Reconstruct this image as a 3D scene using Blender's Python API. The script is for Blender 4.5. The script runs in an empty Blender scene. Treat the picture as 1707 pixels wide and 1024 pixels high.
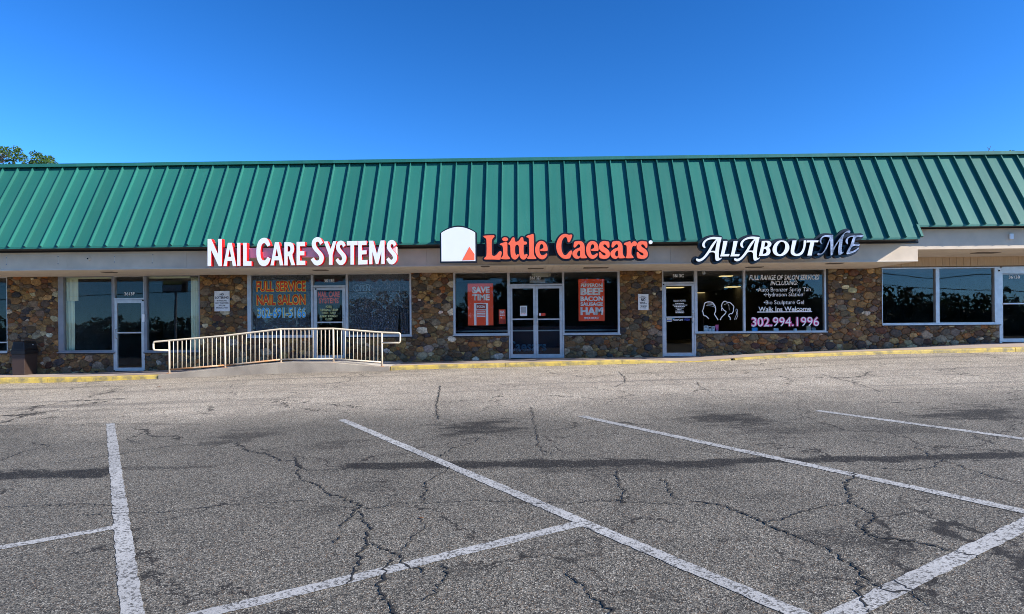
import bpy, bmesh, math, random
import numpy as np
from mathutils import Vector, Matrix
random.seed(7); RNG = np.random.default_rng(7)
C = bpy.context.scene.collection
SC = bpy.context.scene
R = math.radians

# ------------------------------------------------------------------ camera
F, YAW, RHO, PY0, H, CY = 1053.0, .0182, .0085, 540.0, 1.12, -17.9     # photo pixels (1707 x 1024), metres
cf = np.array([-math.sin(YAW), math.cos(YAW), 0]); r0 = np.array([math.cos(YAW), math.sin(YAW), 0]); zz = np.array([0, 0, 1.])
cr = math.cos(RHO) * r0 - math.sin(RHO) * zz; cu = math.sin(RHO) * r0 + math.cos(RHO) * zz
CO = np.array([0, CY, H])
cd = bpy.data.cameras.new('camera'); cam = bpy.data.objects.new('camera', cd); C.objects.link(cam)
cam.matrix_world = Matrix(((cr[0], cu[0], -cf[0], CO[0]), (cr[1], cu[1], -cf[1], CO[1]), (cr[2], cu[2], -cf[2], CO[2]), (0, 0, 0, 1)))
cd.sensor_width = 36; cd.lens = F / 1707 * 36; cd.shift_y = (PY0 - 512) / 1707; cd.clip_start = .1; cd.clip_end = 3000
SC.camera = cam

# ------------------------------------------------------------------ sky and sun
SUN = Vector((1.6, -.68, 1.0)).normalized()
EL = math.asin(SUN.z); AZ = math.atan2(SUN.x, SUN.y)       # azimuth clockwise from +Y
w = bpy.data.worlds.new('World'); SC.world = w; w.use_nodes = True
nt = w.node_tree; bg = nt.nodes['Background']
sky = nt.nodes.new('ShaderNodeTexSky'); sky.sky_type = 'NISHITA'; sky.sun_disc = False
sky.sun_elevation = EL; sky.sun_rotation = AZ; sky.air_density = 1.0; sky.dust_density = .15; sky.ozone_density = 2.0; sky.altitude = 200
# deep polarised blue: the sky's own colours with more contrast between channels
k1 = nt.nodes.new('ShaderNodeVectorMath'); k1.operation = 'SCALE'; k1.inputs['Scale'].default_value = 1 / 5.3
gm = nt.nodes.new('ShaderNodeGamma'); gm.inputs[1].default_value = 1.6
k2 = nt.nodes.new('ShaderNodeVectorMath'); k2.operation = 'MULTIPLY'; k2.inputs[1].default_value = (5.3 * 1.0, 5.3 * 1.2, 5.3 * 1.38)
hs = nt.nodes.new('ShaderNodeHueSaturation'); hs.inputs['Saturation'].default_value = 1.09; hs.inputs['Value'].default_value = 1.0
tc = nt.nodes.new('ShaderNodeTexCoord'); mpg = nt.nodes.new('ShaderNodeMapping'); mpg.inputs['Location'].default_value = (0, 0, .08)   # clear air: no hazy band along the horizon
nt.links.new(tc.outputs['Generated'], mpg.inputs['Vector']); nt.links.new(mpg.outputs[0], sky.inputs['Vector'])
nt.links.new(sky.outputs[0], k1.inputs[0]); nt.links.new(k1.outputs[0], gm.inputs[0]); nt.links.new(gm.outputs[0], k2.inputs[0]); nt.links.new(k2.outputs[0], hs.inputs['Color'])
nt.links.new(hs.outputs[0], bg.inputs[0]); bg.inputs[1].default_value = .13
ld = bpy.data.lights.new('sun', 'SUN'); ld.energy = 5.0; ld.angle = R(.5); ld.color = (1, .95, .88)
lo = bpy.data.objects.new('sun', ld); C.objects.link(lo); lo.rotation_euler = SUN.to_track_quat('Z', 'Y').to_euler(); lo.location = (30, -30, 30)
vs = SC.view_settings; SC.display_settings.display_device = 'sRGB'
vs.view_transform = 'Standard'; vs.look = 'None'; vs.exposure = 0.8; vs.gamma = 1.0; vs.use_curve_mapping = False
SC.cycles.max_bounces = 8; SC.cycles.transparent_max_bounces = 12; SC.cycles.use_denoising = True; SC.cycles.denoising_prefilter = 'NONE'; SC.cycles.filter_width = .95

# ------------------------------------------------------------------ helpers
def ray(px, py): return cf + (px - 853.5) / F * cr + (PY0 - py) / F * cu
def at(px, py, y):                      # point of the plane y = const measured from the photo
    d = ray(px, py); return CO + (y - CY) / d[1] * d
def X(px, y=0., py=520): return at(px, py, y)[0]
def Zc(px, py, y=0.): return at(px, py, y)[2]

def tag(o, label=None, cat=None, group=None, kind=None):
    if label: o['label'] = label
    if cat: o['category'] = cat
    if group: o['group'] = group
    if kind: o['kind'] = kind
    return o
def empty(name, loc, label, cat, group=None):
    o = bpy.data.objects.new(name, None); C.objects.link(o); o.location = loc; o.empty_display_size = .2
    return tag(o, label, cat, group)
def link(name, me, parent=None):
    o = bpy.data.objects.new(name, me); C.objects.link(o)
    if parent is not None:
        o.parent = parent
        base = Vector((0, 0, 0)); q = parent
        while q is not None: base += q.location; q = q.parent
        o.location = -base          # geometry is given in world coordinates
    return o
class MB:
    def __init__(s): s.v = []; s.f = []
    def add(s, v, f):
        n = len(s.v); s.v += [tuple(float(c) for c in p) for p in v]; s.f += [tuple(i + n for i in g) for g in f]; return s
    def box(s, x0, x1, y0, y1, z0, z1):
        v = [(x0, y0, z0), (x1, y0, z0), (x1, y1, z0), (x0, y1, z0), (x0, y0, z1), (x1, y0, z1), (x1, y1, z1), (x0, y1, z1)]
        return s.add(v, [(3, 2, 1, 0), (4, 5, 6, 7), (0, 1, 5, 4), (1, 2, 6, 5), (2, 3, 7, 6), (3, 0, 4, 7)])
    def quad(s, a, b, c, d): return s.add([a, b, c, d], [(0, 1, 2, 3)])
    def prism(s, poly, d):              # poly: list of 3D points, extruded by vector d
        n = len(poly); v = list(poly) + [tuple(np.array(p) + np.array(d)) for p in poly]
        return s.add(v, [tuple(range(n))[::-1], tuple(range(n, 2 * n))] + [(i, (i + 1) % n, n + (i + 1) % n, n + i) for i in range(n)])
    def tube(s, pts, r, n=8, cap=True):
        pts = [Vector(p) for p in pts]; rings = []
        for i, p in enumerate(pts):
            a = pts[max(i - 1, 0)]; b = pts[min(i + 1, len(pts) - 1)]; t = (b - a).normalized()
            u = t.cross(Vector((0, 0, 1)) if abs(t.z) < .9 else Vector((1, 0, 0))).normalized(); q = t.cross(u)
            rr = r[i] if isinstance(r, (list, tuple)) else r
            rings.append([p + (u * math.cos(k * 2 * math.pi / n) + q * math.sin(k * 2 * math.pi / n)) * rr for k in range(n)])
        v = [x for g in rings for x in g]; f = []
        for i in range(len(pts) - 1):
            for k in range(n): f.append((i * n + k, i * n + (k + 1) % n, (i + 1) * n + (k + 1) % n, (i + 1) * n + k))
        if cap: f += [tuple(range(n))[::-1], tuple(range((len(pts) - 1) * n, len(pts) * n))]
        return s.add(v, f)
    def build(s, name, m, parent=None, smooth=False, bevel=0):
        me = bpy.data.meshes.new(name); me.from_pydata(s.v, [], s.f)
        if bevel or smooth or True:
            bm = bmesh.new(); bm.from_mesh(me); bmesh.ops.recalc_face_normals(bm, faces=bm.faces)
            if bevel: bmesh.ops.bevel(bm, geom=[e for e in bm.edges if e.calc_face_angle(0) > .5], offset=bevel, segments=2, affect='EDGES', profile=.5)
            bm.to_mesh(me); bm.free()
        if smooth: me.polygons.foreach_set('use_smooth', [True] * len(me.polygons))
        me.materials.append(m); return link(name, me, parent)

# ------------------------------------------------------------------ materials
class N:
    def __init__(s, name):
        s.m = bpy.data.materials.new(name); s.m.use_nodes = True; s.t = s.m.node_tree; s.b = s.t.nodes['Principled BSDF']; s.out = s.t.nodes['Material Output']
    def n(s, typ, **k):
        o = s.t.nodes.new('ShaderNode' + typ)
        for a, b in k.items(): setattr(o, a, b)
        return o
    def l(s, a, b): s.t.links.new(a, b)
    def val(s, sock, v):
        if hasattr(v, 'is_output'): s.l(v, sock)
        else: sock.default_value = v
    def math(s, op, a, b=None, c=None, clamp=False):
        o = s.n('Math', operation=op, use_clamp=clamp)
        for i, v in enumerate((a, b, c)):
            if v is not None: s.val(o.inputs[i], v)
        return o.outputs[0]
    def mix(s, fac, a, b, blend='MIX'):
        o = s.n('Mix', data_type='RGBA', blend_type=blend)
        s.val(o.inputs[0], fac); s.val(o.inputs[6], a if hasattr(a, 'is_output') else (*a[:3], 1)); s.val(o.inputs[7], b if hasattr(b, 'is_output') else (*b[:3], 1))
        return o.outputs[2]
    def ramp(s, fac, stops, interp='LINEAR'):
        o = s.n('ValToRGB'); o.color_ramp.interpolation = interp; e = o.color_ramp.elements
        while len(e) < len(stops): e.new(.5)
        for q, (p, c) in zip(e, stops): q.position = p; q.color = (c, c, c, 1) if isinstance(c, (int, float)) else (*c, 1)
        s.l(fac, o.inputs[0]); return o.outputs[0]
    def pos(s): return s.n('NewGeometry').outputs['Position']
    def noise(s, scale, detail=4, rough=.55, vec=None, dist=0):
        o = s.n('TexNoise'); o.inputs['Scale'].default_value = scale; o.inputs['Detail'].default_value = detail; o.inputs['Roughness'].default_value = rough; o.inputs['Distortion'].default_value = dist
        s.l(vec if vec is not None else s.pos(), o.inputs['Vector']); return o.outputs['Fac']
    def vor(s, scale, vec=None, feature='F1', rnd=1):
        o = s.n('TexVoronoi', feature=feature); o.inputs['Scale'].default_value = scale; o.inputs['Randomness'].default_value = rnd
        s.l(vec if vec is not None else s.pos(), o.inputs['Vector']); return o
    def scale(s, v, vec=None):
        o = s.n('Mapping'); o.inputs['Scale'].default_value = v; s.l(vec if vec is not None else s.pos(), o.inputs['Vector']); return o.outputs[0]
    def bump(s, h, strength=.3, dist=.01):
        o = s.n('Bump'); o.inputs['Strength'].default_value = strength; o.inputs['Distance'].default_value = dist; s.l(h, o.inputs['Height']); s.l(o.outputs[0], s.b.inputs['Normal'])
def M(name, col, rough=.6, metal=0, var=.12, vscale=3., spec=.5, bump=0, bscale=40):
    s = N(name); b = s.b
    f = s.noise(vscale, 5); g = s.ramp(f, [(.3, 1 - var), (.7, 1 + var)])
    c = s.mix(1, (*col, 1), g, 'MULTIPLY'); s.l(c, b.inputs['Base Color'])
    b.inputs['Roughness'].default_value = rough; b.inputs['Metallic'].default_value = metal; b.inputs['Specular IOR Level'].default_value = spec
    if bump: s.bump(s.noise(bscale, 3), bump, .005)
    return s.m

MAT = {}
def roof_mat():
    s = N('green_metal_roof')
    big = s.noise(.6, 4); st = s.noise(1, 5, .6, s.scale((9, .6, .6)))
    c = s.mix(s.ramp(big, [(.3, 0.), (.7, 1.)]), (.018, .130, .100), (.022, .146, .112))
    c = s.mix(s.ramp(st, [(.45, 0.), (.8, .22)]), c, (.05, .15, .11))
    s.l(c, s.b.inputs['Base Color']); s.l(s.ramp(st, [(.3, .45), (.8, .58)]), s.b.inputs['Roughness'])
    sx = s.n('SeparateXYZ'); s.l(s.pos(), sx.inputs[0]); fl = s.math('FLOOR', s.math('DIVIDE', s.math('ADD', sx.outputs[0], 12.672), .4046))
    wnz = s.n('TexWhiteNoise', noise_dimensions='1D'); s.l(fl, wnz.inputs['W']); s.b.inputs['Specular IOR Level'].default_value = .35; c2 = s.mix(1, c, s.ramp(wnz.outputs['Value'], [(0., .90), (1., 1.10)]), 'MULTIPLY'); s.l(c2, s.b.inputs['Base Color'])
    s.bump(s.noise(1.6, 2, .5, s.scale((1.6, .7, .7))), .22, .03); return s.m
MAT['roof'] = roof_mat()
MAT['fascia'] = M('taupe_fascia', (.62, .50, .365), .75, var=.10, vscale=2.5, bump=.06)
MAT['soffit'] = M('cream_soffit', (.62, .55, .45), .7, var=.08)
MAT['dark'] = M('dark_trim', (.012, .011, .010), .7)
MAT['alu'] = M('aluminium_frame', (.54, .52, .50), .38, .55, var=.12, vscale=6)
MAT['alud'] = M('weathered_aluminium', (.26, .26, .27), .5, .4, var=.15)
MAT['white'] = M('white_paint', (.80, .80, .78), .5, var=.04)
MAT['letterwhite'] = M('white_acrylic', (.74, .74, .74), .3, var=.02)
MAT['red'] = M('red_return', (.75, .01, .012), .4)
MAT['coral'] = M('coral_acrylic', (.86, .135, .055), .35, var=.07, vscale=2)
MAT['black'] = M('black_gloss', (.006, .006, .007), .35)
MAT['blackm'] = M('black_matte', (.008, .008, .009), .7)
MAT['raceway'] = M('pale_raceway', (.60, .50, .52), .6, var=.1)
MAT['railing'] = None
MAT['mortar'] = M('mortar', (.20, .135, .08), .95, var=.25, vscale=12, bump=.5, bscale=60)
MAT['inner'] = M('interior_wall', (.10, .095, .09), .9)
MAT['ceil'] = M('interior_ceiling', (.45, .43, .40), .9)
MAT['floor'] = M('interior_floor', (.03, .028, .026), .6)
MAT['orange'] = M('orange_poster', (.80, .068, .008), .5, var=.06)
MAT['dorange'] = M('dark_orange_print', (.35, .03, .012), .5)
MAT['pwhite'] = M('poster_white', (.78, .80, .80), .5)
MAT['signwhite'] = M('sign_white', (.74, .74, .72), .5, var=.08, vscale=20)
MAT['ink'] = M('black_ink', (.015, .015, .02), .6)
MAT['decal'] = M('white_vinyl', (.85, .85, .85), .5)
MAT['decalred'] = M('red_vinyl', (.68, .045, .012), .5)
MAT['decaly'] = M('yellow_vinyl', (.92, .66, .08), .5)
MAT['decalb'] = M('blue_vinyl', (.06, .42, .85), .5)
MAT['decalg'] = M('pale_green_vinyl', (.75, .78, .38), .5)
MAT['decalo'] = M('orange_vinyl', (.75, .10, .03), .5)
MAT['pink'] = M('pink_vinyl', (.80, .12, .35), .5)
MAT['ppink'] = M('pink_plastic', (.70, .12, .28), .4)
MAT['counter'] = M('counter_panel', (.05, .012, .014), .4)
MAT['cletter'] = M('counter_letter', (.16, .28, .36), .5)
MAT['grey'] = M('grey_metal', (.35, .35, .35), .5, .3)
MAT['visab'] = M('card_blue', (.06, .08, .40), .5)
MAT['bin'] = M('brown_bin', (.038, .022, .016), .55, var=.15)
MAT['bind'] = M('dark_bin_lid', (.012, .009, .008), .5)
MAT['curtain'] = M('cream_curtain', (.62, .66, .44), .85, var=.05)
MAT['tube'] = M('unlit_tube', (.20, .27, .32), .3)
MAT['leafdry'] = M('dry_leaf', (.12, .045, .012), .7)
MAT['vent'] = M('vent_grille', (.16, .13, .10), .7)
MAT['beige'] = M('beige_plastic', (.60, .56, .42), .5)
MAT['chrome'] = M('chrome_letter', (.36, .34, .36), .25, .45, var=.85, vscale=6, bump=1.0, bscale=14)

def glass_mat(rough=0.0, tint=(.96, .97, .97)):
    s = N('shop_glass'); t = s.t
    g = s.n('NewGeometry'); d = s.n('VectorMath', operation='DOT_PRODUCT'); s.l(g.outputs['Incoming'], d.inputs[0]); s.l(g.outputs['Normal'], d.inputs[1])
    a = s.math('SUBTRACT', 1, s.math('ABSOLUTE', d.outputs['Value'])); p = s.math('POWER', a, 5.)
    fac = s.math('MULTIPLY_ADD', p, .9, .021, clamp=True)
    gl = s.n('BsdfGlossy'); gl.inputs['Roughness'].default_value = rough; gl.inputs['Color'].default_value = (1, 1, 1, 1)
    tr = s.n('BsdfTransparent'); tr.inputs['Color'].default_value = (*tint, 1)
    bu = s.n('Bump'); bu.inputs['Strength'].default_value = .035; bu.inputs['Distance'].default_value = .02; s.l(s.noise(1.3, 1), bu.inputs['Height']); s.l(bu.outputs[0], gl.inputs['Normal'])
    mx = s.n('MixShader'); s.l(fac, mx.inputs[0]); s.l(tr.outputs[0], mx.inputs[1]); s.l(gl.outputs[0], mx.inputs[2]); s.l(mx.outputs[0], s.out.inputs['Surface'])
    return s.m
MAT['glass'] = glass_mat()

def stone_mat():
    s = N('fieldstone'); at_ = s.n('Attribute', attribute_name='stone'); at_.attribute_type = 'GEOMETRY'
    n1 = s.noise(14, 6, .65); n2 = s.noise(60, 4, .6)
    c = s.mix(1, at_.outputs['Color'], s.ramp(n1, [(.28, .38), (.5, .9), (.75, 1.6)]), 'MULTIPLY')
    c = s.mix(s.ramp(s.noise(9, 6, .65), [(.48, 0.), (.7, .5)]), c, (.17, .09, .035)); c = s.mix(s.ramp(s.noise(11, 6, .7, s.scale((1, 1, 1.7))), [(.60, 0.), (.75, .4)]), c, (.35, .28, .2))
    c = s.mix(1, c, s.ramp(n2, [(.3, .75), (.7, 1.2)]), 'MULTIPLY')
    s.l(c, s.b.inputs['Base Color']); s.b.inputs['Roughness'].default_value = .75
    s.bump(n1, .6, .012); return s.m
MAT['stone'] = stone_mat()

def concrete_mat(name, col, dirt=(.12, .10, .08), amt=.5, sc=1.):
    s = N(name)
    c = s.mix(s.ramp(s.noise(1.1 * sc, 6, .6), [(.35, 0.), (.75, amt)]), col, dirt)
    c = s.mix(1, c, s.ramp(s.noise(70, 3), [(.3, .82), (.7, 1.15)]), 'MULTIPLY')
    s.l(c, s.b.inputs['Base Color']); s.b.inputs['Roughness'].default_value = .9; s.bump(s.noise(50, 4), .35, .006); return s.m
MAT['walk'] = concrete_mat('sidewalk_concrete', (.46, .37, .30), (.24, .18, .14), .6)
MAT['ramp'] = concrete_mat('ramp_concrete', (.40, .335, .25), (.16, .13, .10), .8)
MAT['ramptop'] = concrete_mat('ramp_top_concrete', (.55, .51, .45), (.3, .26, .22), .6)
def kerb_mat():
    s = N('yellow_kerb_paint')
    n = s.noise(5, 7, .7); n2 = s.noise(1.7, 5, .6)
    c = s.mix(s.ramp(n2, [(.3, 0.), (.7, 1.)]), (.56, .38, .06), (.58, .42, .10))
    c = s.mix(s.ramp(n, [(.43, 0.), (.62, .9)]), c, (.22, .18, .09))
    s.l(c, s.b.inputs['Base Color']); s.b.inputs['Roughness'].default_value = .7; s.bump(n, .4, .01); return s.m
MAT['kerb'] = kerb_mat()
def rail_mat():
    s = N('cream_rail_paint'); n = s.noise(3.2, 6, .65); z = s.noise(20, 3)
    c = s.mix(s.ramp(n, [(.60, 0.), (.72, .85)]), (.66, .55, .39), (.38, .15, .04))
    s.l(c, s.b.inputs['Base Color']); s.b.inputs['Roughness'].default_value = .5; return s.m
MAT['railing'] = rail_mat()
def rust_mat():
    s = N('rusty_rail_paint'); n = s.noise(1.5, 6, .6)
    c = s.mix(s.ramp(n, [(.38, 0.), (.54, .9)]), (.66, .54, .38), (.45, .17, .035))
    s.l(c, s.b.inputs['Base Color']); s.b.inputs['Roughness'].default_value = .6; return s.m
MAT['rust'] = rust_mat()
def siding_mat():
    s = N('tan_siding'); st = s.noise(3, 4, .6, s.scale((14, 1, 1)))
    c = s.mix(s.ramp(st, [(.3, 0.), (.7, 1.)]), (.46, .33, .20), (.54, .40, .26)); s.l(c, s.b.inputs['Base Color']); s.b.inputs['Roughness'].default_value = .8; return s.m
MAT['siding'] = siding_mat()
def lace_mat():
    s = N('lace_curtain'); v = s.vor(16.); d = s.math('SINE', s.math('MULTIPLY', v.outputs['Distance'], 26.))
    n = s.noise(26, 3)
    k = s.ramp(s.math('ADD', s.math('MULTIPLY', d, .25), n), [(.44, .03), (.74, .34)])
    df = s.n('BsdfDiffuse'); df.inputs['Color'].default_value = (.42, .46, .54, 1); tr = s.n('BsdfTransparent'); mx = s.n('MixShader')
    s.l(k, mx.inputs[0]); s.l(tr.outputs[0], mx.inputs[1]); s.l(df.outputs[0], mx.inputs[2]); s.l(mx.outputs[0], s.out.inputs['Surface']); return s.m
MAT['lace'] = lace_mat()
def leaf_mat(name, a, b):
    s = N(name); oi = s.noise(.9, 3); n = s.noise(7, 3)
    c = s.mix(s.ramp(s.math('MULTIPLY_ADD', n, .5, s.math('MULTIPLY', oi, .5)), [(.35, 0.), (.65, 1.)]), a, b); s.l(c, s.b.inputs['Base Color'])
    s.b.inputs['Roughness'].default_value = .55; s.b.inputs['Subsurface Weight'].default_value = 0
    tl = s.n('BsdfTranslucent'); s.l(c, tl.inputs['Color']); mx = s.n('MixShader'); mx.inputs[0].default_value = .3
    s.l(s.b.outputs[0], mx.inputs[1]); s.l(tl.outputs[0], mx.inputs[2]); s.l(mx.outputs[0], s.out.inputs['Surface']); return s.m
MAT['leaf'] = leaf_mat('green_leaves', (.030, .078, .010), (.095, .175, .025))
MAT['leafd'] = leaf_mat('dark_leaves', (.018, .035, .010), (.045, .07, .02))
MAT['bark'] = M('bark', (.10, .075, .055), .9, var=.3, bump=.5)
def lamp_mat(col, st):
    s = N('lit_diffuser'); s.b.inputs['Emission Color'].default_value = (*col, 1); s.b.inputs['Emission Strength'].default_value = st; s.b.inputs['Base Color'].default_value = (*col, 1); return s.m
MAT['lit'] = lamp_mat((1., .78, .35), .55)

# ------------------------------------------------------------------ ground
KB = np.array([(-30, -.72), (-16, -.35), (-13.34, -.292), (-11.33, -.264), (-9.25, -.195), (-7.18, -.126), (-5.65, -.072), (-3.52, -.036), (-2.76, -.006), (-.2, .036), (2.5, .091), (4.29, .125), (6.37, .212), (9.03, .29), (12.36, .322), (16, .42), (30, .75)])
PYK = -2.06
def soft(v, lim): return lim * math.tanh(v / lim)
def zg(x, y):
    p0 = .0235 * soft(x, 60) + .03
    g = np.interp(x, KB[:, 0], KB[:, 1]) if abs(x) < 30 else p0
    if y > PYK: return g - .10 * min(1, (y - PYK) / .3)
    t = min(max((y + 7) / (7 + PYK), 0), 1); t = t * t * (3 - 2 * t)
    return p0 + .042 * soft(y - PYK, 90) * 1.0 + t * (g - p0)
def G(px, py):                          # point of the ground seen at a photo pixel
    d = ray(px, py); a, b = 3., 60.
    t = (.03 - H) / d[2] if d[2] < 0 else 30
    for _ in range(40):
        p = CO + t * d; e = p[2] - zg(p[0], p[1]); t += e / max(.02, abs(d[2]) + .03)
    return CO + t * d

def asphalt():
    s = N('asphalt'); P = s.pos()
    # aggregate
    v1 = s.vor(125., P); v2 = s.vor(60., P)
    sep = s.n('SeparateColor'); s.l(v1.outputs['Color'], sep.inputs[0]); sep2 = s.n('SeparateColor'); s.l(v2.outputs['Color'], sep2.inputs[0])
    agg = s.ramp(sep.outputs[0], [(0., (.022, .0205, .018)), (.35, (.062, .058, .050)), (.65, (.118, .110, .095)), (.86, (.20, .186, .160)), (1., (.40, .375, .325))])
    agg = s.mix(s.ramp(sep2.outputs[1], [(.80, 0.), (.86, .5)], 'CONSTANT'), agg, (.21, .19, .155))
    agg = s.mix(s.ramp(sep.outputs[2], [(.90, 0.), (.92, .45)], 'CONSTANT'), agg, (.22, .135, .075))
    big = s.noise(.22, 5, .6); mid = s.noise(1.7, 6, .65); fine = s.noise(7, 5, .65)
    tone = s.math('MULTIPLY', s.ramp(big, [(.3, .86), (.7, 1.14)]), s.ramp(mid, [(.3, .84), (.7, 1.14)]))
    c = s.mix(1, s.mix(1, agg, (1.02, 1.0, .94), 'MULTIPLY'), tone, 'MULTIPLY')
    # the drive lane by the kerb is coloured paler than the parking bays
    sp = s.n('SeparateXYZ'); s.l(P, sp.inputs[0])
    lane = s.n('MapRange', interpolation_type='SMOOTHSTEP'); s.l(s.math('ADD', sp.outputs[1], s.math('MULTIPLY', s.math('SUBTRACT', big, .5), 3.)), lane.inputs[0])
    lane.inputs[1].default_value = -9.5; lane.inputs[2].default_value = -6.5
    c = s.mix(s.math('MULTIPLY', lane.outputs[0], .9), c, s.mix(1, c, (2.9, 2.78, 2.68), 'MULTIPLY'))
    # tyre streaks along the lane
    st = s.noise(1.0, 4, .6, s.scale((.10, 2.6, 1)))
    c = s.mix(s.math('MULTIPLY', s.ramp(st, [(.52, 0.), (.68, .45)]), lane.outputs[0]), c, (.055, .05, .047))
    # oil and wet seam stains
    dark = None
    warp = s.math('SUBTRACT', s.math('ADD', s.math('MULTIPLY', s.noise(1.6, 9, .72, s.scale((.8, 1.9, 1))), .75), s.math('MULTIPLY', s.noise(11, 5, .7, s.scale((.6, 1.6, 1))), .25)), .5)
    def stain(px, py, rx, ry, k, rot=0.):
        nonlocal dark
        p = G(px, py); e = G(px + rx, py); n_ = G(px, py - ry); wx = abs(e[0] - p[0]); wy = abs(n_[1] - p[1])
        mp = s.n('Mapping'); mp.vector_type = 'TEXTURE'; mp.inputs['Location'].default_value = (p[0], p[1], 0); mp.inputs['Rotation'].default_value = (0, 0, rot); mp.inputs['Scale'].default_value = (wx * 1.35, wy * 1.35, 1e6)
        s.l(P, mp.inputs['Vector']); ln = s.n('VectorMath', operation='LENGTH'); s.l(mp.outputs[0], ln.inputs[0])
        d = s.math('ADD', ln.outputs['Value'], s.math('MULTIPLY', warp, 4.6))
        q = s.n('MapRange', interpolation_type='SMOOTHSTEP'); s.l(d, q.inputs[0]); q.inputs[1].default_value = 1.15; q.inputs[2].default_value = .25; q.inputs[3].default_value = 0; q.inputs[4].default_value = k
        dark = q.outputs[0] if dark is None else s.math('MAXIMUM', dark, q.outputs[0])
    for a in STAINS: stain(*a)
    # long seam band across the bays
    for (x0, y0, x1, y1, hw, k) in SEAMS:
        A = G(x0, y0); B = G(x1, y1); L = math.hypot(B[0] - A[0], B[1] - A[1]); ang = math.atan2(B[1] - A[1], B[0] - A[0])
        mp = s.n('Mapping'); mp.vector_type = 'TEXTURE'; mp.inputs['Location'].default_value = ((A[0] + B[0]) / 2, (A[1] + B[1]) / 2, 0); mp.inputs['Rotation'].default_value = (0, 0, ang); mp.inputs['Scale'].default_value = (L / 2, hw, 1e6)
        s.l(P, mp.inputs['Vector']); sx = s.n('SeparateXYZ'); s.l(mp.outputs[0], sx.inputs[0])
        ax = s.n('MapRange', interpolation_type='SMOOTHSTEP'); s.l(s.math('ADD', s.math('ABSOLUTE', sx.outputs[0]), s.math('MULTIPLY', warp, .25)), ax.inputs[0]); ax.inputs[1].default_value = 1.; ax.inputs[2].default_value = .86
        ay = s.n('MapRange', interpolation_type='SMOOTHSTEP'); s.l(s.math('ADD', s.math('ABSOLUTE', sx.outputs[1]), s.math('MULTIPLY', warp, 4.2)), ay.inputs[0]); ay.inputs[1].default_value = 1.15; ay.inputs[2].default_value = .5
        q = s.math('MULTIPLY', s.math('MULTIPLY', ax.outputs[0], ay.outputs[0]), k); dark = s.math('MAXIMUM', dark, q)
    mott = s.n('MapRange', interpolation_type='SMOOTHSTEP'); s.l(s.noise(.55, 9, .7, s.scale((.8, 1.5, 1))), mott.inputs[0]); mott.inputs[1].default_value = .56; mott.inputs[2].default_value = .74; mott.inputs[4].default_value = .42
    dark = s.math('MAXIMUM', dark, mott.outputs[0])
    gq = s.n('MapRange', interpolation_type='SMOOTHSTEP'); s.l(s.math('ADD', dark, s.math('MULTIPLY', s.math('SUBTRACT', sep.outputs[1], .5), .75)), gq.inputs[0]); gq.inputs[1].default_value = .24; gq.inputs[2].default_value = .80
    gr2 = s.math('MULTIPLY', gq.outputs[0], s.math('MULTIPLY', dark, 1.15, clamp=True), clamp=True)
    c = s.mix(gr2, c, (.012, .0105, .009))
    # web of hairline cracks
    wn = s.n('TexNoise'); wn.inputs['Scale'].default_value = 1.4; wn.inputs['Detail'].default_value = 8; wn.inputs['Roughness'].default_value = .65; s.l(P, wn.inputs['Vector'])
    wv = s.n('VectorMath', operation='MULTIPLY_ADD'); s.l(wn.outputs['Color'], wv.inputs[0]); wv.inputs[1].default_value = (1.3, 1.3, 0); s.l(P, wv.inputs[2])
    flat = s.n('VectorMath', operation='MULTIPLY'); s.l(wv.outputs[0], flat.inputs[0]); flat.inputs[1].default_value = (1, 1, 0)
    for sc_, wd_, lo_, amt in ((.42, .008, .44, .9), (1.1, .012, .56, .75)):
        e = s.vor(sc_, flat.outputs[0], 'DISTANCE_TO_EDGE'); mk = s.ramp(s.noise(.5 + sc_ * .3, 4, .6), [(lo_, 0.), (lo_ + .10, 1.)])
        q = s.n('MapRange', interpolation_type='SMOOTHSTEP'); s.l(s.math('ADD', e.outputs['Distance'], s.math('MULTIPLY', s.math('SUBTRACT', fine, .5), wd_ * 1.6)), q.inputs[0]); q.inputs[1].default_value = wd_; q.inputs[2].default_value = wd_ * .35
        q.inputs[3].default_value = 0; q.inputs[4].default_value = amt
        c = s.mix(s.math('MULTIPLY', q.outputs[0], mk), c, (.014, .012, .010))
    sp_ = s.noise(3.2, 3, .5); c = s.mix(s.ramp(sp_, [(.72, 0.), (.78, .5)]), c, (.03, .028, .026))
    s.l(c, s.b.inputs['Base Color']); s.b.inputs['Roughness'].default_value = .88; s.b.inputs['Specular IOR Level'].default_value = .3
    s.bump(s.math('ADD', v1.outputs['Distance'], s.math('MULTIPLY', fine, .4)), .55, .006)
    return s.m
STAINS = [(800, 712, 75, 13, .8), (850, 722, 60, 10, .5), (1215, 700, 75, 14, .8), (1300, 718, 110, 12, .6), (1620, 690, 110, 13, .8), (1500, 716, 110, 9, .6),
          (400, 728, 55, 16, .65), (430, 722, 40, 6, .6), (565, 740, 45, 9, .6), (20, 715, 60, 8, .5), (540, 850, 30, 10, .55), (1395, 898, 60, 18, .6), (1280, 828, 40, 10, .4),
          (785, 951, 30, 12, .5), (930, 1010, 50, 16, .35), (1690, 850, 40, 14, .5), (1640, 690, 60, 8, .7), (1000, 780, 60, 10, .5), (600, 815, 30, 6, .5)]
SEAMS = [(540, 776, 1270, 773, .20, .84), (880, 781, 1240, 778, .22, .6), (1150, 771, 1740, 758, .15, .84), (-60, 793, 200, 789, .25, .85), (150, 783, 370, 778, .1, .6), (-60, 712, 350, 706, .09, .42), (700, 700, 1000, 698, .08, .35), (1040, 612, 1760, 599, .05, .4)]
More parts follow.
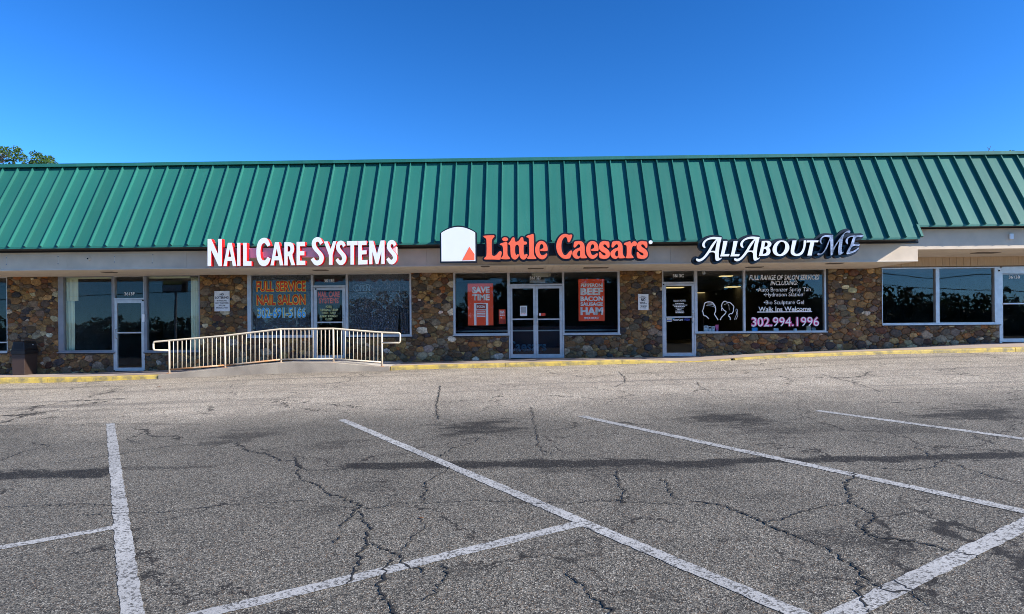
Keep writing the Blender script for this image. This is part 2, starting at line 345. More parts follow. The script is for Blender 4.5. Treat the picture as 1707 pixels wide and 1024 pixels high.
def build_ground():
    def ax(lo, hi, fine, far): 
        a = list(np.arange(lo, hi + 1e-6, fine)); p = far[0]
        return sorted(set([round(v, 3) for v in a + far]))
    xs = ax(-18, 18, .5, [-900, -400, -200, -120, -80, -55, -40, -32, -26, -21, 21, 26, 32, 40, 55, 80, 120, 200, 400, 900])
    ys = ax(-18, -2, .5, [-900, -400, -220, -140, -95, -70, -50, -38, -30, -24, -20.5, -2.06, -1.7, 0, 3, 20, 40, 80, 160, 400, 900])
    v = [(x, y, zg(x, y)) for y in ys for x in xs]; n = len(xs)
    f = [(j * n + i, j * n + i + 1, (j + 1) * n + i + 1, (j + 1) * n + i) for j in range(len(ys) - 1) for i in range(n - 1)]
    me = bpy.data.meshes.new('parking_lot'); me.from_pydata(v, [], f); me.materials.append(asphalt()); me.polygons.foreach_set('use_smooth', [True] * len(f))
    tag(link('parking_lot', me), 'grey cracked asphalt parking lot', 'ground', kind='structure')
build_ground()

def line_mat():
    s = N('worn_line_paint'); P = s.pos(); n = s.noise(9, 7, .7); v = s.vor(80., P); sep = s.n('SeparateColor'); s.l(v.outputs['Color'], sep.inputs[0])
    c = s.mix(s.ramp(s.noise(1.5, 5), [(.3, 0.), (.7, 1.)]), (.33, .322, .30), (.43, .42, .39))
    wear = s.math('ADD', s.math('MULTIPLY', sep.outputs[0], .42), s.math('MULTIPLY', n, .72))
    c = s.mix(s.ramp(wear, [(.60, 0.), (.72, .9)]), c, (.07, .066, .058)); s.l(c, s.b.inputs['Base Color']); s.b.inputs['Roughness'].default_value = .8
    s.bump(v.outputs['Distance'], .4, .004); return s.m
LM = line_mat()
def stripe(a, b, wd, ext0=0, ext1=0, dz=.004):
    a = np.array(a[:2]); b = np.array(b[:2]); d = (b - a) / np.linalg.norm(b - a); a = a - d * ext0; b = b + d * ext1; q = np.array((-d[1], d[0])); L = np.linalg.norm(b - a); k = max(2, int(L / .06))
    v = []; f = []
    for i in range(k + 1):
        p = a + d * L * i / k
        for sgn in (-1, 1):
            j = p + q * sgn * (wd / 2 + random.uniform(-.007, .007)); v.append((j[0], j[1], zg(*j) + dz))
    for i in range(k): f.append((2 * i, 2 * i + 1, 2 * i + 3, 2 * i + 2))
    me = bpy.data.meshes.new('painted_line'); me.from_pydata(v, [], f); me.materials.append(LM)
    tag(link('painted_line', me), kind='structure')
L1 = (G(184, 706), G(220, 1024)); L2 = (G(570, 700), G(1330, 1024)); L3 = (G(968, 694), G(1707, 853)); L4 = (G(1362, 685), G(1707, 732))
stripe(*L1, .115, 0, 2); stripe(*L2, .115, 0, 3); stripe(*L3, .115, 0, 4); stripe(*L4, .115, 0, 5)
c1 = G(970, 873); c0 = G(335, 1026); stripe(c0, c1, .115, 3.0, -.03, .0045)
s0 = G(-40, 921); s1 = G(188, 880.5); stripe(s0, s1, .10, 2.5, .03, .0045)
r0_ = G(1400, 1028); r1_ = G(1712, 873); stripe(r0_, r1_, .125, 1.0, 3.0, .0045)

# cracks, as thin irregular dark ribbons following the real ones
def Zm(k, pts):
    ox, oy, sc = {1: (0, 620, 2.535), 2: (570, 620, 2.535), 3: (1137, 600, 2.416)}[k]
    return [(ox + x / sc, oy + y / sc) for x, y in pts]
CR = [(1, .016, [(1000, 300), (1045, 335), (1130, 350), (1190, 378), (1250, 375), (1265, 410), (1255, 430), (1290, 465), (1340, 480), (1390, 515), (1445, 530), (1520, 570), (1485, 615), (1445, 655)]),
      (1, .012, [(1250, 360), (1265, 405), (1320, 420), (1440, 410)]),
      (2, .018, [(70, 590), (120, 650), (100, 720), (80, 800), (50, 860), (20, 900)]), (2, .014, [(110, 725), (180, 755), (250, 780), (270, 820), (330, 830), (350, 860)]),
      (2, .008, [(250, 760), (290, 710), (360, 660), (330, 620)]), (2, .018, [(210, 790), (185, 830), (165, 890), (170, 940), (215, 985), (230, 1040)]),
      (2, .013, [(440, 810), (445, 850), (410, 910), (375, 950), (345, 970)]), (2, .013, [(950, 840), (975, 880), (1040, 910), (1060, 955), (1110, 990), (1130, 1024)]),
      (2, .013, [(470, 400), (420, 430), (355, 465), (360, 500), (335, 555)]), (2, .015, [(1165, 420), (1165, 470), (1195, 500), (1190, 555), (1165, 540)]),
      (2, .012, [(1340, 445), (1375, 470), (1380, 510), (1410, 535), (1445, 540)]), (2, .02, [(415, 60), (410, 90), (400, 140), (405, 200)]), (2, .012, [(410, 360), (470, 325), (550, 300), (590, 280)]),
      (2, .007, [(0, 570), (130, 580), (250, 555), (400, 555), (560, 545), (720, 550), (860, 560), (1000, 555), (1100, 540), (1190, 555), (1445, 560)]),
      (1, .007, [(0, 575), (200, 565), (400, 560), (480, 570)]), (1, .008, [(330, 605), (550, 600), (750, 590), (900, 570), (1080, 555), (1300, 545)]), (1, .012, [(200, 390), (350, 370), (500, 350), (650, 325), (800, 305)]),
      (1, .014, [(0, 375), (100, 340), (210, 315), (135, 300)]), (1, .012, [(0, 228), (300, 222), (600, 220), (850, 225)]), (1, .012, [(100, 215), (300, 180), (450, 155)]),
      (3, .016, [(30, 570), (130, 580), (220, 605), (300, 645), (330, 660), (400, 690), (470, 715), (560, 745), (600, 770), (690, 825), (720, 870), (800, 915), (830, 935), (925, 935), (960, 965), (1020, 995)]),
      (3, .012, [(330, 655), (400, 650), (450, 625), (540, 595), (640, 585), (680, 580)]), (3, .016, [(690, 455), (700, 480), (660, 495), (670, 540), (685, 580), (730, 600), (785, 625), (750, 660), (735, 665), (755, 710), (900, 725), (1000, 750), (1100, 775), (1200, 800)]),
      (3, .015, [(700, 890), (720, 950), (735, 1000), (770, 1024)]), (3, .014, [(940, 350), (1000, 385), (1060, 405), (1000, 435), (920, 445), (800, 440)]), (3, .012, [(1060, 405), (1150, 440), (1250, 470), (1377, 500)]),
      (3, .014, [(60, 90), (75, 110), (120, 130)]), (3, .012, [(550, 55), (640, 80), (720, 100), (800, 130)]), (3, .02, [(0, 42), (300, 45), (400, 35), (700, 20), (1000, 10), (1377, 3)]), (3, .01, [(1165, 300), (1220, 325), (1280, 345)]),
      (3, .01, [(690, 310), (760, 330), (900, 355)]), (2, .012, [(800, 150), (830, 300), (840, 330), (890, 350)]), (2, .016, [(1170, 0), (1200, 30), (1190, 50), (1150, 65)]), (1, .012, [(1380, 55), (1370, 62), (1445, 66)]), (1, .01, [(970, 70), (985, 55), (1050, 40)]),
      (1, .01, [(0, 95), (400, 82), (800, 74), (1445, 68)]), (2, .01, [(0, 60), (300, 55), (640, 40), (1000, 45)]), (1, .012, [(1445, 700), (1420, 720), (1410, 730)]),
      (3, .008, [(700, 640), (720, 670), (800, 735)]), (3, .008, [(0, 350), (60, 365), (120, 345)]), (3, .01, [(850, 890), (900, 915), (960, 960)])]
crm = M('crack_gap', (.013, .012, .011), .95)
mbc = MB()
def wob(i): return .016 * math.sin(i * .31 + ph[0]) * math.sin(i * .127 + ph[1]) + .007 * math.sin(i * 1.3 + ph[2])
for k, wd, pts in CR:
    ph = [random.uniform(0, 6.3) for _ in range(3)]
    P3 = [G(*p)[:2] for p in Zm(k, pts)]; path = []
    for a, b in zip(P3[:-1], P3[1:]):
        n = max(2, int(np.linalg.norm(b - a) / .022)); d = (b - a); q = np.array((-d[1], d[0])) / (np.linalg.norm(d) + 1e-9)
        for i in range(n): path.append(a + d * i / n + q * (random.gauss(0, .009) + wob(len(path))))
    path.append(P3[-1]); m = len(path); vv = []; ff = []
    for i, p in enumerate(path):
        t = path[min(i + 1, m - 1)] - path[max(i - 1, 0)]; t = t / (np.linalg.norm(t) + 1e-9); q = np.array((-t[1], t[0]))
        hw = max(wd, .0085) * 1.1 * (.45 if i in (0, m - 1) else random.uniform(.2, 1.35)) * .5 * (1 if wd > .009 else 1)
        for sg in (-1, 1):
            e = p + q * sg * hw; vv.append((e[0], e[1], zg(*e) + .0065))
    for i in range(m - 1): ff.append((2 * i, 2 * i + 1, 2 * i + 3, 2 * i + 2))
    mbc.add(vv, ff)
tag(mbc.build('asphalt_cracks', crm), kind='structure')

# ------------------------------------------------------------------ sidewalk, kerb, ramp
K_ = np.array([(-30, -.6), (-18, -.2), (-13.34, -.144), (-11.32, -.142), (-9.25, -.10)]); K2 = np.array([(-3.38, .078), (-2.76, .092), (-.2, .141), (2.5, .196), (3.3, .165), (4.1, .134), (4.7, .16), (5.6, .235), (6.37, .292), (9.03, .371), (12.36, .434), (16, .52), (30, .86)])
KR = np.array([(-9.25, -.10), (-8.98, -.07), (-7.56, .062), (-6.18, .185), (-4.75, .178), (-3.38, .045)])
W_ = np.array([(-30, -.55), (-18, -.25), (-14.72, -.207), (-12.45, -.188), (-11.3, -.148), (-9.25, -.10), (-8.5, -.03), (-6.5, .132), (-4.6, .136), (-3.3, .05), (-2.95, .053), (.37, .135), (4.38, .152), (6.36, .219), (10.2, .341), (12.2, .443), (13.7, .478), (16, .54), (30, .9)])
def zw(x): return float(np.interp(x, W_[:, 0], W_[:, 1]))
def zk(x):
    A = K_ if x <= -9.25 else KR if x < -3.38 else K2
    return float(np.interp(x, A[:, 0], A[:, 1]))
def ruled(name, x0, x1, ya, yb, mat, fa, fb, step=.25):
    mb = MB(); xs = np.arange(x0, x1 + 1e-6, (x1 - x0) / max(1, round((x1 - x0) / step))); v = []; f = []
    for x in xs:
        for j in range(5):
            t = j / 4; v.append((x, ya + (yb - ya) * t, fa(x) * (1 - t) + fb(x) * t))
    for i in range(len(xs) - 1):
        for j in range(4): f.append((i * 5 + j, (i + 1) * 5 + j, (i + 1) * 5 + j + 1, i * 5 + j + 1))
    return mb.add(v, f).build(name, mat)
KW = .16
def zmid(x): t = KW / 2.06; return zk(x) * (1 - t) + zw(x) * t
tag(ruled('sidewalk', -24, -9.25, -2.06 + KW, .06, MAT['walk'], zmid, zw), kind='structure')
tag(ruled('sidewalk', -3.38, 24, -2.06 + KW, .06, MAT['walk'], zmid, zw), kind='structure')
tag(ruled('ramp_surface', -9.25, -3.38, -2.06, .06, MAT['ramptop'], lambda x: zk(x), zw), kind='structure')
def kerb(x0, x1):
    mb = MB(); cuts = [x0]; x = x0
    while x < x1 - .1: x = min(x + .3, x1); cuts.append(x)
    v = []; f = []
    for x in cuts:
        zt = zk(x); zb = zg(x, PYK - .03) - .05; hh = max(zt - zb, .055); jit = random.uniform(-.004, .004); r = min(.03, hh * .4)
        prof = [(-2.06 - .012 + jit, zb), (-2.06 + jit, zt - r), (-2.06 + r * .35 + jit, zt - r * .3), (-2.06 + r + jit, zt + random.uniform(-.003, .002)), (-2.06 + KW, zmid(x) + .004), (-2.06 + KW, zmid(x) - .12)]
        v += [(x, a, b) for a, b in prof]
    for i in range(len(cuts) - 1):
        for j in range(5): f.append((i * 6 + j, (i + 1) * 6 + j, (i + 1) * 6 + j + 1, i * 6 + j + 1))
    f.append(tuple(range(6))); f.append(tuple(range((len(cuts) - 1) * 6, len(cuts) * 6)))
    tag(mb.add(v, f).build('kerb', MAT['kerb']), kind='structure')
jn = [-24, X(79, PYK, 632), -9.27]
for a, b in zip(jn[:-1], jn[1:]): kerb(a + .006, b - .006)
jn = [-3.36, X(842, PYK, 608), X(1037, PYK, 604), X(1225, PYK, 600), X(1693, PYK, 582), 24]
for a, b in zip(jn[:-1], jn[1:]): kerb(a + .008, b - .008)
# ramp front wall in three pours
def rampwall(x0, x1):
    mb = MB(); xs = np.linspace(x0, x1, 9); v = []; f = []
    for x in xs: v += [(x, -2.085, zg(x, -2.1) - .06), (x, -2.085, zk(x) - .006), (x, -2.075, zk(x) + .006), (x, -1.93, zk(x) + .006), (x, -1.93, zk(x) - .1)]
    for i in range(8):
        for j in range(4): f.append((i * 5 + j, (i + 1) * 5 + j, (i + 1) * 5 + j + 1, i * 5 + j + 1))
    f += [tuple(range(5)), tuple(range(40, 45))]
    tag(mb.add(v, f).build('ramp_wall', MAT['ramp']), kind='structure')
for a, b in ((-9.25, -6.18), (-6.172, -4.755), (-4.747, -3.38)): rampwall(a, b)

# ------------------------------------------------------------------ building
B = empty('strip_mall', (0, 0, 0), 'long single storey strip mall with stone walls and green metal mansard roof', 'building')
ZT = 2.60; ZS = 2.585; YF = -2.07; YE = -2.55; ZE = 3.115; SL = 1.69; ZTOP = 5.44
YT = YE + (ZTOP - ZE) / SL; XE = X(1534, YE, 396); XF = X(1530, YF, 420)
ZSB = Zc(1600, 428.6, 0); ZFB = Zc(1600, 415.2, YF); ZEB = Zc(1600, 374.5, -2.37); YEB = YE + (ZEB - ZE) / SL
BX0, BX1, BY = -24., 24., 18.
# openings on the facade plane (from the photo): name -> (x0, x1, z0, z1)
def opn(pa, pb, ptop, pbot): return (X(pa), X(pb), Zc((pa + pb) / 2, pbot), ZT if ptop is None else Zc((pa + pb) / 2, ptop))
OP = {'G': opn(-260, 12.7, None, 589), 'F': opn(97.5, 333.5, None, 588), 'E': opn(412.7, 686, None, 562), 'D': opn(755.8, 1033.3, None, 559), 'C': opn(1104, 1379, None, 555), 'B': opn(1470, 1669, None, 541)}
DOOR = {'F': (X(189.5), X(241)), 'E': (X(520.5), X(577)), 'D': (X(847.6), X(940)), 'C': (X(1104), X(1160)), 'B': (X(1665.3), X(1725))}
openings = list(OP.values()) + [(a, b, -1., ZT) for a, b in DOOR.values()]
# mortar wall behind the stones: rectangles between openings
cutx = sorted(set([BX0, BX1] + [v for o in openings for v in o[:2]]))
mw = MB()
for a, b in zip(cutx[:-1], cutx[1:]):
    if b - a < .002: continue
    m = (a + b) / 2; sill = None
    for o in openings:
        if o[0] < m < o[1]: sill = o[2] if sill is None else min(sill, o[2])
    top = ZT if sill is None else sill
    if top > -.9: mw.box(a, b, .0, .2, -1.0, top)
mw.box(BX0, BX1, .001, .2, ZT, 3.4); mw.box(BX0, BX0 + .2, .2, BY, -1, 5.2); mw.box(BX1 - .2, BX1, .2, BY, -1, 5.2); mw.box(BX0, BX1, BY - .2, BY, -1, 5.2); mw.box(BX0, BX1, YT + .1, BY, 5.2, 5.35)
mw.build('wall', MAT['mortar'], B)

def stones():
    AX = 1.45; x0, x1 = -16.5 / AX, 16.2 / AX; opg = [(o[0] / AX, o[1] / AX, o[2]) for o in openings]
    pts = []; rad = []; cell = .14; grid = {}
    def ok(p, r):
        gx, gz = int(p[0] / cell), int(p[1] / cell)
        for i in range(gx - 2, gx + 3):
            for j in range(gz - 2, gz + 3):
                for k in grid.get((i, j), ()):
                    dx = (p[0] - pts[k][0]) / 1.0; dz = p[1] - pts[k][1]
                    if dx * dx + dz * dz < ((r + rad[k]) * .5) ** 2 * 1.0: return False
        return True
    rr = np.random.default_rng(3)
    for tries, lo, hi in ((5000, .135, .19), (20000, .088, .13), (70000, .06, .088), (60000, .044, .06)):
        P = rr.uniform((x0, -.55), (x1, 2.66), (tries, 2)); Rr = rr.uniform(lo, hi, tries)
        for p, r in zip(P, Rr):
            if p[1] > 1.1 and r > .16 and rr.random() < .6: continue
            if any(o[0] - .0 < p[0] < o[1] and p[1] > o[2] - .0 for o in opg): continue
            if p[1] < zw(p[0] * AX) - .12: continue
            if ok(p, r):
                grid.setdefault((int(p[0] / cell), int(p[1] / cell)), []).append(len(pts)); pts.append(tuple(p)); rad.append(r)
    pts = np.array(pts); rad = np.array(rad)
    pal = [((.24, .120, .036), 4), ((.16, .075, .024), 3.6), ((.33, .18, .052), 3.2), ((.45, .27, .095), 2.0), ((.35, .12, .022), 1.8), ((.20, .14, .08), 2.6), ((.30, .215, .125), 1.8), ((.050, .043, .040), 1.1), ((.115, .078, .052), 1.6), ((.60, .45, .25), .9), ((.72, .59, .40), .4), ((.12, .045, .018), 1.2)]
    pw = np.array([p[1] for p in pal]); pw /= pw.sum()
    V = []; Fc = []; COL = []
    order = np.argsort(pts[:, 0]); xs = pts[order, 0]
    for i, (p, r) in enumerate(zip(pts, rad)):
        a = np.searchsorted(xs, p[0] - .45); b = np.searchsorted(xs, p[0] + .45)
        idx = [j for j in order[a:b] if j != i and abs(pts[j, 1] - p[1]) < .45]
        poly = [np.array((p[0] + dx, p[1] + dz)) for dx, dz in ((-.2, -.2), (.2, -.2), (.2, .2), (-.2, .2))]
        def clip(poly, n, c):          # keep n.q <= c
            out = []
            for k in range(len(poly)):
                u, v = poly[k], poly[(k + 1) % len(poly)]; du, dv = n @ u - c, n @ v - c
                if du <= 0: out.append(u)
                if du * dv < 0: out.append(u + (v - u) * du / (du - dv))
            return out
        for j in idx:
            d = pts[j] - p; D = np.linalg.norm(d); n = d / D
            tt = (D * D + (r * r - rad[j] ** 2) * .5) / (2 * D); tt = min(max(tt, .25 * D), .75 * D)
            poly = clip(poly, n, n @ p + tt - rr.uniform(-.002, .003))
            if len(poly) < 3: break
        if len(poly) < 3: continue
        for o in opg:
            if o[0] - .4 < p[0] < o[1] + .4:
                c = [(o[0] - p[0], np.array((1., 0)), o[0]), (p[0] - o[1], np.array((-1., 0)), -o[1]), (o[2] - p[1], np.array((0, 1.)), o[2])]
                q = max(c, key=lambda t: t[0]); poly = clip(poly, q[1], q[2] - .003)
                if len(poly) < 3: break
        if len(poly) < 3: continue
        poly = clip(poly, np.array((0, 1.)), ZT - .004)
        if len(poly) < 3: continue
        q = np.array(poly)
        for wq in (.90, .78): nx = np.roll(q, -1, 0); q = np.stack([q * wq + nx * (1 - wq), q * (1 - wq) + nx * wq], 1).reshape(-1, 2)
        q = q[::max(1, len(q) // 22)]
        cen = q.mean(0); n = len(q); n0 = len(V)
        jit = 1 + rr.normal(0, .03, n)
        hgt = rr.uniform(.010, .038); tx, tz = rr.normal(0, .12, 2)
        for sc, hh in ((.99, -.002), (.955, .5), (.87, .88), (.6, 1.)):
            for k in range(n):
                e = cen + (q[k] - cen) * sc * (jit[k] if sc > .6 else 1); dd = e - cen
                V.append((e[0] * AX, -(hh * hgt + (dd[0] * tx + dd[1] * tz) * max(hh, 0)), e[1]))
        V.append((cen[0] * AX, -hgt, cen[1]))
        for L_ in range(3):
            for k in range(n): Fc.append((n0 + L_ * n + k, n0 + L_ * n + (k + 1) % n, n0 + (L_ + 1) * n + (k + 1) % n, n0 + (L_ + 1) * n + k))
        for k in range(n): Fc.append((n0 + 3 * n + k, n0 + 3 * n + (k + 1) % n, n0 + 4 * n))
        c = np.array(pal[rr.choice(len(pal), p=pw)][0]) * rr.uniform(.45, 1.12) * rr.normal(1, .05, 3)
        COL += [(*c, 1)] * (4 * n + 1)
    me = bpy.data.meshes.new('stone_veneer'); me.from_pydata(V, [], Fc); me.polygons.foreach_set('use_smooth', [True] * len(Fc))
    ca = me.color_attributes.new('stone', 'FLOAT_COLOR', 'POINT'); ca.data.foreach_set('color', np.array(COL, dtype=np.float32).ravel())
    me.materials.append(MAT['stone']); link('stone_veneer', me, B)
    print('stones', len(pts), len(V))
stones()

# roof: one folded sheet with standing ribs
def roof():
    mb = MB(); n = np.array((0, -SL, 1.)) / math.hypot(SL, 1)      # outward normal (up and out): (0,-sin,cos)
    n = np.array((0, -math.sin(math.atan(SL)), math.cos(math.atan(SL))))
    def sheet(x0, x1, ye, ze):
        a = np.array((x0, ye, ze)); b = np.array((x1, ye, ze)); c = np.array((x1, YT, ZTOP)); d = np.array((x0, YT, ZTOP)); t = -n * .02
        mb.add([a, b, c, d, a + t, b + t, c + t, d + t], [(0, 1, 2, 3), (7, 6, 5, 4), (0, 4, 5, 1), (1, 5, 6, 2), (3, 2, 6, 7), (0, 3, 7, 4)])
        # turned-down eave lip
        mb.box(x0, x1, ye - .004, ye + .012, ze - .045, ze - .002)
    sheet(BX0, XE, YE, ZE); sheet(XE + .001, BX1, YEB, ZEB)
    x = -12.672 - .4046 * 28
    while x < BX1 - .1:
        main = x < XE - .02; ye, ze = (YE, ZE) if main else (YEB, ZEB)
        a = np.array((x, ye, ze)); L = np.array((0, YT - ye, ZTOP - ze)); u = np.array((.031, 0, 0)); hn = n * .066; ov = -L / np.linalg.norm(L) * .012
        a = a + ov
        p = [a, a + u, a + u * .86 + hn, a + u * .14 + hn]
        mb.prism(p, L + np.array((0, 0, 0)) - ov - L / np.linalg.norm(L) * .02)
        x += .4046
    # small return trim at the step of the eave
    mb.prism([(XE + .002, YE, ZE), (XE + .06, YE, ZE), (XE + .06, YEB, ZEB), (XE + .002, YEB, ZEB)], tuple(n * .05))
    o = mb.build('roof', MAT['roof'], B)
    c = MB(); c.box(BX0 - .02, BX1 + .02, YT - .12, YT + .12, ZTOP - .005, ZTOP + .05); c.box(BX0 - .02, BX1 + .02, YT - .132, YT - .12, ZTOP - .035, ZTOP + .05)
    c.build('ridge_cap', MAT['roof'], B)
roof()
# fascia, eave underside, soffit
fb = MB()
fx = XF
while fx > BX0 + .01: fa = max(fx - 3.05, BX0); fb.box(fa + .002, fx - (0 if fx == XF else .002), YF, YF + .03, ZS, ZE - .085); fx = fa
fb.box(XF - .03, XF, YF + .03, .2, ZS, ZFB + .4); fb.build('fascia', MAT['fascia'], B)
fb = MB()
fx = XF + .001
while fx < BX1 - .01: fa = min(fx + 3.05, BX1); fb.box(fx, fa - .004, YF + .005, YF + .035, ZFB, ZEB - .06); fx = fa
fb.build('fascia', MAT['fascia'], B)
eb = MB(); eb.box(BX0, XE, YE + .014, YF + .03, ZE - .042, ZE - .012); eb.box(BX0, XF, YF - .03, YF + .02, ZE - .085, ZE - .043)
eb.box(XE + .002, BX1, YEB + .014, YF + .035, ZEB - .04, ZEB - .012); eb.build('eave_board', MAT['dark'], B)
tr = MB(); tr.box(BX0, XF, YF - .012, YF - .001, ZS - .004, ZS + .022); tr.build('fascia_drip_edge', MAT['soffit'], B)
def soffit(x0, x1, z, name='soffit'):
    mb = MB(); x = x0
    while x < x1 - .001:
        e = min(x + .2032, x1); mb.box(x + .003, e - .003, YF + .032, -.002, z, z + .02); x = e
    mb.box(x0, x1, YF + .032, -.002, z + .021, z + .03)
    mb.build(name, MAT['soffit'], B)
soffit(BX0, XF - .032, ZS); soffit(XF + .002, BX1, ZSB)
sd = MB(); x = X(1445)
while x < BX1:
    e = min(x + .1905, BX1); sd.box(x + .004, e - .004, -.03, -.001, ZT + .03, ZSB - .002); x = e
sd.box(X(1445), BX1, -.012, -.0005, ZT + .03, ZSB - .003); sd.build('siding', MAT['siding'], B)
# vents, boxes and holes on canopy
for (px, py, wx) in ((182, 454, .32), (534, 450.5, .38), (809, 444.3, .22), (893, 447.5, .42), (993, 446.5, .65), (1258, 445.5, .42), (1391, 439.3, .38)):
    d = ray(px, py); t = (ZS - .004 - H) / d[2]; p = CO + t * d
    v = MB(); v.box(p[0] - wx / 2, p[0] + wx / 2, p[1] - .12, p[1] + .12, ZS - .012, ZS - .001)
    for k in range(5): v.box(p[0] - wx / 2 + .015, p[0] + wx / 2 - .015, p[1] - .1 + k * .045, p[1] - .08 + k * .045, ZS - .018, ZS - .0125)
    v.build('soffit_vent', MAT['vent'], B)
p = Zc(1640, 421, 0); d = ray(1643, 421.4); t = (ZSB - H) / d[2]; p = CO + t * d
v = MB(); v.box(p[0] - .3, p[0] + .3, p[1] - .15, p[1] + .15, ZSB - .012, ZSB - .001); v.build('soffit_vent', MAT['vent'], B)
p = at(147.5, 431.5, YF); v = MB(); v.tube([(p[0], YF - .001, p[2]), (p[0], YF - .03, p[2])], .055, 14); v.build('junction_box', MAT['fascia'], B); v = MB(); v.tube([(p[0], YF - .03, p[2]), (p[0], YF - .034, p[2])], .02, 10); v.build('junction_box_hole', MAT['dark'], B)
for (px, py) in ((11, 430), (97, 428), (191, 427.5), (255, 425), (11, 441), (97, 440), (191, 437), (254, 438.5)):
    p = at(px, py, YF); v = MB(); v.tube([(p[0], YF - .001, p[2]), (p[0], YF - .009, p[2])], .014, 8); v.build('screw_hole', MAT['alud'], B)
v = MB(); a = at(11, 427, YF); b = at(255, 424, YF); v.box(a[0], b[0], YF - .004, YF - .0005, b[2] - .008, b[2] + .004)
for px in (11, 97, 191, 254):
    q = at(px, 427, YF)[0]; v.box(q - .006, q + .006, YF - .005, YF - .001, b[2] - .20, b[2] - .009)
v.build('sign_mounting_outline', MAT['soffit'], B)
p0, p1 = at(1681.5, 390, YF), at(1687.5, 399, YF); v = MB(); v.box(p0[0], p1[0], YF - .05, YF + .004, p1[2], p0[2]); v.build('electric_box', MAT['white'], B, bevel=.006)

# storefronts ------------------------------------------------------
YG = .045
def frame_boxes(mb, x0, x1, z0, z1, lw, rw, tw, bw, y0=-.015, y1=.10):
    mb.box(x0, x0 + lw, y0, y1, z0, z1); mb.box(x1 - rw, x1, y0, y1, z0, z1)
    mb.box(x0 + lw, x1 - rw, y0 + .003, y1, z1 - tw, z1); mb.box(x0 + lw, x1 - rw, y0 + .003, y1, z0, z0 + bw)
def window(pa, pb, psill0, psill1, lw, rw, mull=(), mat='alu', topw=.035, top=None):
    x0, x1 = X(pa), X(pb); pm = (pa + pb) / 2; z0 = Zc(pm, psill1); zs = Zc(pm, psill0); z1 = (ZT if top is None else top) - .001
    sc = X(854) - X(853)
    mb = MB(); frame_boxes(mb, x0, x1, z0 + .001, z1, lw * sc, rw * sc, topw, zs - z0)
    for m0, m1 in mull: mb.box(X(m0), X(m1), -.012, .098, zs + .001, z1 - topw - .001)
    mb.box(x0 - .02, x1 + .02, -.06, -.0155, z0 - .004, z0 + .022)
    o = mb.build('window', MAT[mat], B)
    gx = [x0 + lw * sc] + [v for m in mull for v in (X(m[0]), X(m[1]))] + [x1 - rw * sc]
    for i in range(0, len(gx), 2):
        g = MB(); g.box(gx[i] + .001, gx[i + 1] - .001, YG, YG + .006, zs + .002, z1 - topw - .002); g.build('pane', MAT['glass'], o)
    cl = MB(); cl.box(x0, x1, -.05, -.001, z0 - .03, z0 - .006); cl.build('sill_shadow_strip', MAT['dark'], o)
    return o
WF1 = window(97.5, 190.5, 584.3, 588.3, 9, 3.9, mat='alud')
WF2 = window(240.5, 333.5, 584, 587.4, 4.5, 2, mat='alud')
WE1 = window(412.7, 521.5, 559, 563, 6.3, 2.7, mat='alu')
WE2 = window(576.8, 686, 558, 561.4, 3.6, 3)
WD1 = window(755.8, 849, 556, 559.6, 3.5, 3)
WD2 = window(939, 1033.3, 554.8, 558.2, 1.8, 3.5)
WC1 = window(1158.8, 1377, 551.9, 555, 3.8, 2.8, mull=((1239, 1242.6),))
WB1 = window(1470.2, 1667, 538, 541.6, 1, 9, mull=((1559.8, 1566),))
WG1 = window(-250, 12.7, 586, 589.6, 3, 1.2)
v = MB(); v.box(X(-248), X(11.4), -.005, .04, Zc(5, 572), Zc(5, 570)); v.build('push_bar', MAT['alu'], WG1)
v = MB(); v.box(X(1377.1), X(1381), -.02, .09, Zc(1379, 555), ZT - .002); v.build('window_reveal', MAT['dark'], B)
sc = X(854) - X(853)
def door(px0, px1, ptop, pbot, pl, pr, pt, pb_, glass_to, bar, hinge_right=True, handle=True, name='door'):
    x0, x1 = X(px0), X(px1); pm = (px0 + px1) / 2; z0, z1 = max(Zc(pm, pbot), zw((x0 + x1) / 2) + .012), Zc(pm, ptop)
    mb = MB(); frame_boxes(mb, x0, x1, z0, z1, pl * sc, pr * sc, pt * sc, pb_ * sc, -.01, .05); o = mb.build(name, MAT['alu'], B, bevel=.003)
    g = MB(); g.box(x0 + pl * sc + .001, x1 - pr * sc - .001, .018, .024, z0 + pb_ * sc + .001, z1 - pt * sc - .001); g.build('glass', MAT['glass'], o)
    if bar:
        bz = Zc(pm, bar); b = MB(); b.box(x0 + pl * sc * .6, x1 - pr * sc * .6, -.035, -.012, bz - .02, bz + .02); b.build('push_bar', MAT['alu'], o, bevel=.004)
    if handle:
        hx = x1 - pr * sc * .75 if hinge_right == 'R' else x0 + pl * sc * .75; bz = Zc(pm, bar)
        hb = MB(); hb.tube([(hx, -.012, bz + .10), (hx, -.07, bz + .10), (hx, -.07, bz - .16), (hx, -.012, bz - .16)], .013, 8); hb.build('handle', MAT['alu'], o, smooth=True)
    return o
def transom(pa, pb, prail0, prail1, num, nb, lw=2, rw=2):
    x0, x1 = X(pa), X(pb); pm = (pa + pb) / 2; z0, zr = Zc(pm, prail1), Zc(pm, prail0); z1 = ZT - .001
    mb = MB(); mb.box(x0, x1, -.012, .1, z0, zr); o = mb.build('transom', MAT['alu'], B); mb = MB(); mb.box(x0 + .001, x1 - .001, -.012, .1, z1 - .035, z1); mb.build('head_bar', MAT['alu'], o)
    g = MB(); g.box(x0 + .002, x1 - .002, YG, YG + .006, zr + .001, z1 - .036); g.build('pane', MAT['glass'], o)
    if num: txt(num, *nb, YG - .004, MAT['decal'], 'address_number', o, bold=.02)
    return o
